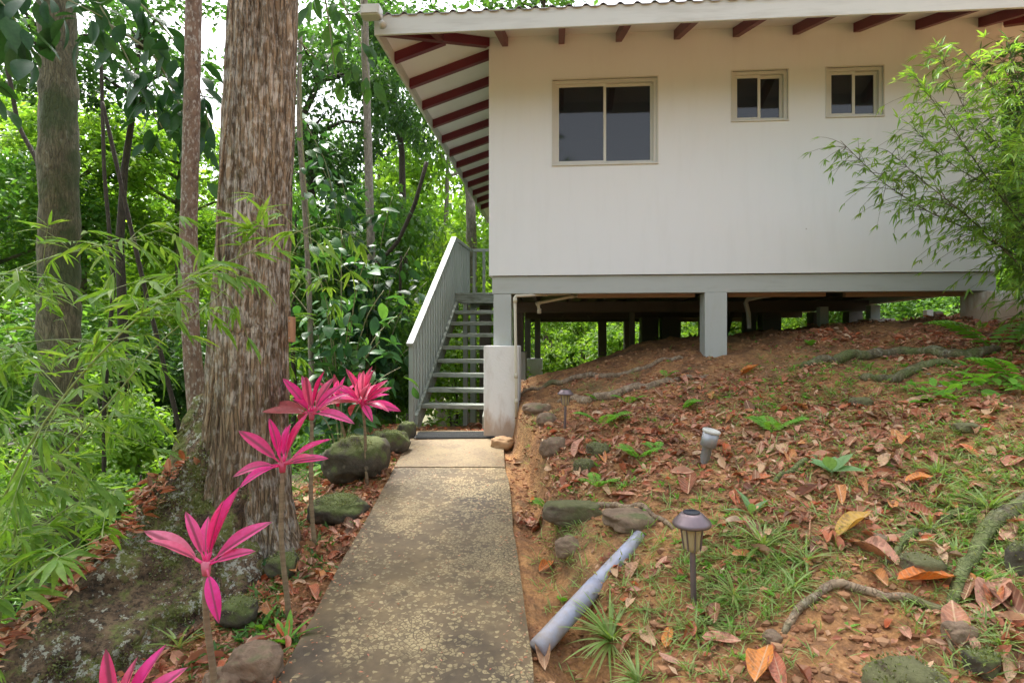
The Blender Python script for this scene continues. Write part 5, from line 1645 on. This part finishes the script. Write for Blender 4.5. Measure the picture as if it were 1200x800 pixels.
rosette(880, 602, 36, 'rosette seedling with one tall upright leaf', 2, 'pale', 7, leaf_tmpl(.26, 7, .3, .2), (15, 75))
rosette(1010, 552, 14, 'tiny seedling right of the heart-leaved one', 3, 'fern', 5)
rosette(994, 738, 20, 'small three-leaved seedling in the clay at the lower right', 4, 'fern', 4, leaf_tmpl(.2, 6, .2, .3), (10, 30))
rosette(695, 602, 12, 'tiny seedling beside the lip stone', 5, 'fern', 4)
rosette(920, 545, 14, 'tiny sprout below the low ferns', 6, 'fern', 5)
rosette(950, 405, 14, 'tiny green sprout on the clay crest under the house', 7, 'fern', 4)
rosette(870, 772, 14, 'tiny bright sprout at the bottom beside dead leaves', 8, 'fern', 4)
rosette(660, 705, 16, 'green sprout between the path and the drain pipe', 9, 'fern', 4)
for i, (px, py, l, nb, lab) in enumerate([(716, 752, 62, 46, 'clump of long striped grass below the drain pipe'), (748, 800, 50, 32, 'grass clump at the bottom edge right of the drain pipe'),
        (655, 625, 24, 14, 'thin grass tuft on the bank edge beside the gutter'), (815, 745, 46, 18, 'bright grass tuft at the foot of the near lamp'),
        (895, 645, 50, 34, 'dense grass clump right of the near lamp'), (860, 700, 46, 24, 'grass clump just right of the near lamp stake'),
        (945, 660, 40, 20, 'thin grass tuft left of the big curled leaf'), (1120, 650, 40, 18, 'grass tuft between the mossy root and the right edge'),
        (1150, 690, 46, 18, 'broad-bladed grass tuft right of the winding root'), (1175, 760, 46, 22, 'grass tuft at the lower right edge'),
        (1090, 625, 44, 22, 'grass tuft behind the mossy stone'), (930, 690, 40, 18, 'low grass tuft near the start of the winding root'),
        (1160, 600, 50, 30, 'tall grass clump at the right behind the mossy root'), (1100, 560, 40, 22, 'grass clump in the middle distance at the right')]):
    rosette(px, py, l * .95, lab, 60 + i, 'grass', int(nb * 1.6), NTm, (0, 70), name='grass_clump', cat='grass')
rosette(335, 755, 52, 'broad-leaved green plant overhanging the lower left edge of the path', 21, 'fern', 9, leaf_tmpl(.26, 7, .25, .3), (10, 60), name='leafy_plant')
rosette(305, 742, 40, 'low strap-leaved plant between stones left of the path', 22, 'fern', 9, leaf_tmpl(.2, 7, .25, .3), (10, 70), name='leafy_plant')
rosette(300, 668, 44, 'glossy green plant beside the mossy block', 23, 'shrub', 14, leaf_tmpl(.36, 7, .2, .3), (-5, 60), name='leafy_plant', stem=.6)
rosette(345, 620, 30, 'thin-leaved plant at the right foot of the great trunk', 24, 'grass', 22, NTm, (10, 70), name='leafy_plant')
rosette(385, 560, 26, 'small-leaved plant on the low dark rock', 25, 'fern', 14, leaf_tmpl(.3, 6, .2, .3), (0, 60), name='leafy_plant', stem=.6)
rosette(375, 540, 24, 'bright small plant behind the leaning cordyline', 26, 'fern', 10, leaf_tmpl(.3, 6, .2, .3), (0, 60), name='leafy_plant', stem=.8)
rosette(210, 760, 46, 'thin grass tuft between the buttress and the front cordyline', 27, 'grass', 12, NTm, (30, 80), name='grass_clump', cat='grass')
# the bright leafy plant at the right with small blue flowers
bp = ground_hit(1140, 462)
pl = thing('flowering_plant', 'bright green leafy plant with tiny blue flowers on the bank at the right', 'plant', bp)
rg = np.random.default_rng(5)
TP = leaf_tmpl(.42, 7, .25, .25)
for i in range(120):
    off = np.array([rg.uniform(-.42, .42), rg.uniform(-.25, .22), 0]); 
    off[2] = gz(bp.x + off[0], bp.y + off[1]) - bp.z + rg.uniform(.03, .16) * math.exp(-(off[0] / .4) ** 2)
    a = rg.uniform(0, 6.28); e = rg.uniform(-.1, .7)
    leaf_obj('leaf', TP, 'fern', off, np.array([math.cos(a) * math.cos(e), math.sin(a) * math.cos(e), math.sin(e)]), np.array([0, 0, 1.0]) + rg.normal(0, .3, 3), rg.uniform(.07, .13), pl)
k = NT('blue_petal'); k.col((.45, .47, .85)); k.rough(.6); MAT['petal'] = k.m
for px, py in ((1092, 460), (1102, 470), (1088, 455)):
    q = ground_hit(px, py) - bp
    c = Cloud(); m5 = 5
    f = np.array([[math.cos(a), math.sin(a), .3] for a in np.arange(m5) * 6.283 / m5])
    c.add(*stamp(leaf_tmpl(.8, 4, 0, .1), np.repeat(np.array([[q.x, q.y, q.z + .10]]), m5, 0), f, np.tile([0, 0, 1.0], (m5, 1)), .018, rg))
    part('flower', c.mesh('flower', MAT['petal']), None, pl)

# ground cover: grass and small plants
def cover(n, areas, seed, T, mat, label, size, per=7, el=(.2, 1.2), mul=2.2):
    rg = np.random.default_rng(seed)
    P0 = []
    for (px, py, rx, ry, cnt_) in areas:
        for _ in range(int(cnt_ * mul)):
            q = ground_hit(px + rg.normal(0, rx), min(799, py + rg.normal(0, ry)))
            if not on_path(np.array([q.x]), np.array([q.y]))[0] and q.y < 7.5: P0.append(q)
    A = np.repeat(np.array([tuple(q) for q in P0]), per, 0)
    A[:, :2] += rg.normal(0, .012, (len(A), 2))
    a = rg.random(len(A)) * 6.283; e = rg.uniform(*el, len(A))
    f = np.stack([np.cos(a) * np.cos(e), np.sin(a) * np.cos(e), np.sin(e)], -1)
    c = Cloud(); c.add(*stamp(T, A, f, rand_up(rg, len(A), .3), rg.uniform(.5, 1.2, len(A)) * size, rg))
    o = link('ground_cover', c.mesh('ground_cover', MAT[mat])); o['kind'] = 'stuff'; o['label'] = label
TG = leaf_tmpl(.075, 5, .3, .45, peak=.35)
cover(0, [(900, 640, 50, 30, 60), (860, 690, 40, 30, 50), (1150, 560, 45, 40, 150), (1175, 640, 35, 50, 60), (1090, 600, 50, 25, 60), (1140, 740, 50, 40, 50), (980, 660, 60, 30, 30),
          (1000, 450, 90, 25, 110), (950, 480, 60, 30, 60), (830, 760, 60, 30, 30), (800, 610, 60, 40, 25), (700, 640, 40, 40, 25), (1060, 510, 60, 25, 35), (720, 700, 50, 50, 25), (850, 560, 80, 40, 35), (760, 470, 80, 25, 30), (660, 600, 15, 60, 25), (950, 560, 70, 40, 40), (800, 700, 40, 50, 30)], 3, TG, 'grass', 'short grass growing in patches over the bank', .075)
cover(0, [(1020, 430, 80, 15, 80), (920, 470, 50, 25, 70), (700, 520, 40, 30, 20), (1100, 520, 60, 40, 40), (880, 660, 40, 30, 40), (1150, 600, 40, 60, 50), (760, 560, 70, 50, 25), (1150, 430, 40, 20, 40)], 4, leaf_tmpl(.34, 4, .2, .25), 'fern', 'small green leaves growing in patches over the bank', .042, 6, (.0, .9))
cover(0, [(345, 600, 25, 40, 60), (310, 700, 25, 35, 50), (395, 555, 25, 15, 60), (250, 740, 40, 30, 30), (440, 530, 20, 15, 20), (150, 700, 60, 30, 20)], 6, leaf_tmpl(.2, 4, .2, .3), 'mid', 'small plants growing between the rocks left of the path', .06, 7, (.1, 1.1))
# ------------------------------------------------------------------ bamboo
TBO = leaf_tmpl(.14, 7, .25, .20, peak=.35)
TBW = leaf_tmpl(.19, 7, .25, .25, peak=.38)
def bamboo(name, label, stalks, seed, leaf=.13, parts=280, nb=(3, 5), sub=(.25, .6), mat='bamboo', density=1.0, fan=(4, 7), droop=.25, T=None, base=None, cat='bamboo', stem_r=.008, twigmat='culm'):
    """stalks: list of polylines of (px, py, d); side branches with fans of narrow leaves grow from them"""
    rg = np.random.default_rng(seed)
    T = T or TBO
    b = base if base is not None else P(*stalks[0][0])
    t = thing(name, label, cat, b)
    leaves = []
    tw = MB()
    for si, st in enumerate(stalks):
        pts = np.array([tuple(P(*q) - b) for q in st])
        seg = np.concatenate([[0], np.cumsum(np.linalg.norm(np.diff(pts, axis=0), axis=1))])
        n = max(6, int(seg[-1] / .06)); s = np.linspace(0, seg[-1], n)
        Q = np.stack([np.interp(s, seg, pts[:, i]) for i in range(3)], -1)
        for _ in range(4): Q[1:-1] = (Q[:-2] + 2 * Q[1:-1] + Q[2:]) / 4
        rr = stem_r * np.linspace(1, .22, n)
        m = MB(); m.tube(Q, rr, 7)
        part('culm', m, MAT[twigmat], t, True)
        nodes = np.arange(.08, seg[-1], .15 / density)
        for sn in nodes:
            p0 = np.array([np.interp(sn, s, Q[:, i]) for i in range(3)])
            dirn = np.array([np.interp(min(sn + .05, s[-1]), s, Q[:, i]) for i in range(3)]) - p0
            dirn /= np.linalg.norm(dirn) + 1e-6
            for _ in range(rg.integers(*nb)):
                d = dirn * .5 + rg.normal(0, .75, 3) * np.array([1, .7, .7]) + np.array([0, 0, .1]); d /= np.linalg.norm(d)
                Lb = rg.uniform(*sub) * (1 - .5 * sn / (seg[-1] + 1e-6))
                k_ = 5; tt = np.linspace(0, 1, k_)
                C = p0 + d * Lb * tt[:, None]; C[:, 2] -= droop * Lb * tt ** 2
                tw.tube(C, np.linspace(.0022, .0008, k_) * max(1, stem_r * 120), 4, False)
                for q in np.linspace(.4, 1, max(2, int(Lb / .11))):
                    tip = np.array([np.interp(q, tt, C[:, i]) for i in range(3)])
                    dd = C[-1] - C[-2]; dd /= np.linalg.norm(dd)
                    dd = dd + rg.normal(0, .35, 3); dd /= np.linalg.norm(dd)
                    side = np.cross(dd, [0, 0, 1.0]); side /= np.linalg.norm(side) + 1e-6
                    kk = rg.integers(*fan)
                    for j in range(kk):
                        a = (j - (kk - 1) / 2) / max(1, kk - 1) * rg.uniform(1.4, 2.2) + rg.normal(0, .12)
                        f = dd * math.cos(a) + side * math.sin(a); f[2] -= rg.uniform(.05, .45)
                        leaves.append((tip - dd * .02 * j / kk, f, np.array([0, 0, 1.0]) + rg.normal(0, .35, 3), leaf * rg.uniform(.6, 1.25) * (1 - .25 * abs(a))))
    part('twigs', tw, MAT[twigmat], t, True, stuff=True)
    # the leaves that show largest become objects of their own
    def show(l):
        w = l[0] + np.array(b)
        out = abs(w[0] / max(w[1], .2) * FPX) > 600 or abs((w[2] - EYE) / max(w[1], .2) * FPX) > 400
        return -l[3] / max(w[1], .2) + (10 if out else 0)
    leaves.sort(key=show)
    for l in leaves[:parts]: leaf_obj('leaf', T, mat, l[0], l[1], l[2], l[3], t)
    rest = leaves[parts:]
    if rest:
        c = Cloud(); c.add(*stamp(T_BAM if T is TBO else leaf_tmpl(.2, 5, .2, .2), np.array([l[0] for l in rest]), np.array([l[1] for l in rest]), np.array([l[2] for l in rest]), np.array([l[3] for l in rest]), rg))
        part('leaves', c.mesh('leaves', MAT[mat]), None, t, stuff=True)
    return t
def gp(px, d):
    x = (px - 600) / FPX * d
    return (px, 400 - (gz(x, d) - .1 - EYE) / d * FPX, d)
bamboo('bamboo_plant', 'arching bamboo stalk crossing from the left edge to the great trunk', [[gp(-60, 2.5), (0, 590, 2.45), (33, 520, 2.4), (85, 450, 2.4), (130, 400, 2.4), (185, 352, 2.45), (225, 326, 2.5), (300, 292, 2.6), (372, 262, 2.75)]], 1, .15, 280, (3, 5), (.25, .6))
bamboo('bamboo_plant', 'thin bamboo stalk below the arching one, leaning to the right', [[gp(-30, 2.7), (20, 600, 2.7), (70, 535, 2.7), (130, 470, 2.7), (190, 395, 2.75), (240, 360, 2.8), (285, 322, 2.85)]], 2, .14, 240, (2, 4), (.2, .5))
bamboo('bamboo_plant', 'bamboo with light leaves spreading in from the left edge at eye height', [[gp(-160, 3.0), (-140, 500, 3.0), (-90, 380, 3.0), (-20, 330, 3.0), (60, 300, 3.0), (140, 285, 3.0), (210, 262, 3.1)], [gp(-180, 3.3), (-160, 450, 3.3), (-60, 420, 3.2), (30, 400, 3.2), (110, 395, 3.2), (150, 420, 3.2)]], 3, .16, 290, (3, 5), (.25, .65))
bamboo('bamboo_plant', 'low bamboo with long broad leaves in the bottom left corner', [[gp(-120, 2.2), (-60, 760, 2.15), (0, 700, 2.1), (60, 655, 2.1), (130, 625, 2.15)], [gp(-100, 2.6), (-40, 720, 2.6), (40, 620, 2.6), (110, 575, 2.6), (150, 570, 2.6)]], 4, .14, 200, (1, 3), (.12, .28), T=TBW)
bamboo('bamboo_plant', 'bamboo with hanging leaves low at the left edge between the stalks', [[gp(-140, 3.6), (-80, 600, 3.5), (0, 520, 3.5), (60, 500, 3.5), (120, 520, 3.5)], [gp(-100, 3.8), (0, 620, 3.8), (60, 580, 3.8), (120, 580, 3.8)]], 5, .15, 220, (3, 5), (.25, .6))
bamboo('bamboo_plant', 'bamboo sprays in front of the dark leaves right of the great trunk', [[gp(300, 4.4), (318, 420, 4.35), (330, 330, 4.3), (352, 275, 4.3), (390, 262, 4.3), (425, 280, 4.3)], [gp(300, 4.5), (325, 400, 4.45), (350, 330, 4.4), (380, 320, 4.4), (410, 335, 4.4)]], 6, .19, 130, (1, 3), (.15, .35), density=.7, T=TBW)
rb = [[(1290, 400, 4.4), (1230, 345, 4.4), (1195, 310, 4.4), (1130, 250, 4.4), (1085, 215, 4.5), (1045, 180, 4.6)],
      [(1280, 420, 4.6), (1212, 312, 4.6), (1150, 275, 4.6), (1090, 250, 4.7), (1035, 215, 4.8), (985, 165, 4.8)],
      [(1290, 330, 4.3), (1210, 280, 4.3), (1150, 200, 4.3), (1110, 140, 4.3), (1075, 95, 4.4)],
      [(1280, 260, 4.2), (1220, 180, 4.2), (1170, 110, 4.2), (1130, 60, 4.3)],
      [(1290, 340, 4.5), (1220, 270, 4.5), (1160, 220, 4.5), (1110, 190, 4.6), (1070, 150, 4.6)],
      [(1280, 300, 4.7), (1200, 200, 4.7), (1140, 150, 4.7), (1100, 60, 4.7)],
      [(1290, 380, 4.1), (1230, 250, 4.1), (1200, 120, 4.1), (1180, 50, 4.1)],
      [(1260, 360, 4.6), (1215, 240, 4.6), (1180, 180, 4.6), (1150, 150, 4.6)]]
bx = P(1270, 400, 4.5); bbase = Vector((bx.x, bx.y, gz(bx.x, bx.y) - .05))
for s_ in rb:
    s_.insert(0, gp(1275, 4.5))
bamboo('bamboo_plant', 'feathery bamboo bush at the right hanging in front of the white wall', rb, 7, .10, 290, (3, 6), (.25, .6), 'bamboo', 2.0, (4, 7), .28, None, bbase, stem_r=.009, twigmat='bark_green')
rb2 = [[gp(1330, 5.0), (1300, 400, 5.0), (1250, 300, 5.0), (1195, 235, 5.0), (1165, 200, 5.0)], [gp(1330, 5.0), (1290, 320, 5.0), (1230, 220, 5.0), (1200, 130, 5.0), (1175, 70, 5.0)],
       [gp(1330, 5.0), (1290, 220, 5.0), (1240, 120, 5.0), (1210, 60, 5.0)]]
bamboo('bamboo_plant', 'darker bamboo filling the right edge behind the feathery bush', rb2, 8, .11, 100, (6, 9), (.3, .6), 'mid', 2.4, (4, 7), .2, stem_r=.009, twigmat='bark_green')

# ------------------------------------------------------------------ broad-leaved shrubs and hanging leaves
TBR = leaf_tmpl(.48, 9, .18, .28, .04, peak=.5)
def broad(name, label, branches, seed, leaf=.22, parts=200, mat='shrub', step=.12, per=2, cat='shrub', base=None, spread=.5, droop=-.35, barkm='twig', r=.012):
    rg = np.random.default_rng(seed)
    b = base if base is not None else P(*branches[0][0])
    t = thing(name, label, cat, b)
    leaves = []
    for br in branches:
        pts = np.array([tuple(P(*q) - b) for q in br])
        seg = np.concatenate([[0], np.cumsum(np.linalg.norm(np.diff(pts, axis=0), axis=1))])
        n = max(6, int(seg[-1] / .08)); s = np.linspace(0, seg[-1], n)
        Q = np.stack([np.interp(s, seg, pts[:, i]) for i in range(3)], -1)
        for _ in range(4): Q[1:-1] = (Q[:-2] + 2 * Q[1:-1] + Q[2:]) / 4
        m = MB(); m.tube(Q, r * np.linspace(1, .3, n), 7); part('branch', m, MAT[barkm], t, True)
        for sn in np.arange(seg[-1] * .25, seg[-1] + .02, step):
            p0 = np.array([np.interp(sn, s, Q[:, i]) for i in range(3)])
            for _ in range(per):
                a = rg.uniform(0, 6.28); e = rg.normal(droop, spread)
                f = np.array([math.cos(a) * math.cos(e), math.sin(a) * math.cos(e), math.sin(e)])
                off = rg.uniform(.03, .22)
                leaves.append((p0 + f * off + rg.normal(0, .04, 3), f, np.array([0, -.25, 1.0]) + rg.normal(0, .4, 3), leaf * rg.uniform(.6, 1.2)))
    leaves.sort(key=lambda l: -l[3])
    for l in leaves[:parts]: leaf_obj('leaf', TBR, mat, l[0], l[1], l[2], l[3], t)
    rest = leaves[parts:]
    if rest:
        c = Cloud(); c.add(*stamp(leaf_tmpl(.48, 5, .18, .28), np.array([l[0] for l in rest]), np.array([l[1] for l in rest]), np.array([l[2] for l in rest]), np.array([l[3] for l in rest]), rg))
        part('leaves', c.mesh('leaves', MAT[mat]), None, t, stuff=True)
    return t
def fanb(x0, d, tips):
    return [[gp(x0, d), (x0 + (x - x0) * .25, y + (520 - y) * .5, d), (x0 + (x - x0) * .6, y + (520 - y) * .15, d + dd * .5), (x, y, d + dd)] for x, y, dd in tips]
broad('broadleaf_shrub', 'dark shrub with large drooping leaves between the great trunk and the stairs', fanb(400, 6.3, [(350, 260, .2), (375, 330, -.3), (400, 270, .2), (430, 300, -.2), (450, 340, 0), (360, 400, -.2), (410, 370, -.4), (445, 400, -.2), (465, 370, .3), (385, 430, -.4), (340, 340, .2), (430, 440, 0), (470, 430, .3)]), 3, .21, 290, 'shrub', .11, 2)
broad('broadleaf_shrub', 'taller dark shrub with broad leaves rising behind the one by the stairs', fanb(430, 8.0, [(350, 130, 0), (370, 180, .2), (400, 210, 0), (430, 250, 0), (460, 230, .2), (480, 290, .3), (440, 320, 0), (350, 230, 0), (395, 300, .3), (500, 330, .3), (490, 400, .3)]), 4, .22, 200, 'dark', .13, 3)
broad('broadleaf_shrub', 'low dark shrub with drooping leaves behind the big dark rock', fanb(400, 5.6, [(350, 470, 0), (375, 440, .1), (400, 455, 0), (450, 450, .1)]), 5, .17, 90, 'dark', .10, 2)
broad('climbing_plant', 'climber with pale oval leaves on the slim stem right of the great trunk', [[(352, 80, 5.6), (353, 150, 5.6), (358, 215, 5.6), (366, 300, 5.6)], [(345, 40, 5.4), (356, 55, 5.4), (372, 70, 5.4)]], 6, .15, 60, 'shrub', .12, 2, 'plant')
broad('hanging_branch', 'branch with big dark drooping leaves hanging in at the top left corner', [[(-160, -120, 4.2), (-60, -80, 4.2), (20, -30, 4.2), (80, 0, 4.2), (120, 20, 4.2)], [(-160, -120, 4.2), (-40, -40, 4.1), (10, 10, 4.0), (40, 60, 4.0)], [(-160, -120, 4.2), (-100, -10, 4.3), (-40, 60, 4.3), (0, 120, 4.3)]], 7, .24, 200, 'dark', .10, 3, 'branch', droop=-.8)
broad('hanging_branch', 'branch with broad dark leaves hanging between the left trunk and the thin reddish trunk', [[(20, -160, 5.0), (80, -60, 5.0), (130, 30, 5.0), (160, 90, 5.0), (190, 150, 5.0)], [(80, -60, 5.0), (150, -10, 5.0), (200, 40, 5.0), (235, 100, 5.0), (250, 170, 5.0)], [(130, 30, 5.0), (180, 60, 5.0), (215, 130, 5.1), (225, 190, 5.1)]], 8, .22, 220, 'dark', .10, 3, 'branch', droop=-.75)
broad('hanging_branch', 'leafy branch hanging beside the roof corner at the top', [[(330, -140, 5.2), (370, -60, 5.2), (400, 0, 5.2), (425, 50, 5.2), (432, 95, 5.2)], [(370, -60, 5.2), (385, 20, 5.3), (392, 80, 5.3)]], 9, .18, 110, 'canopy', .12, 3, 'branch', droop=-.8)
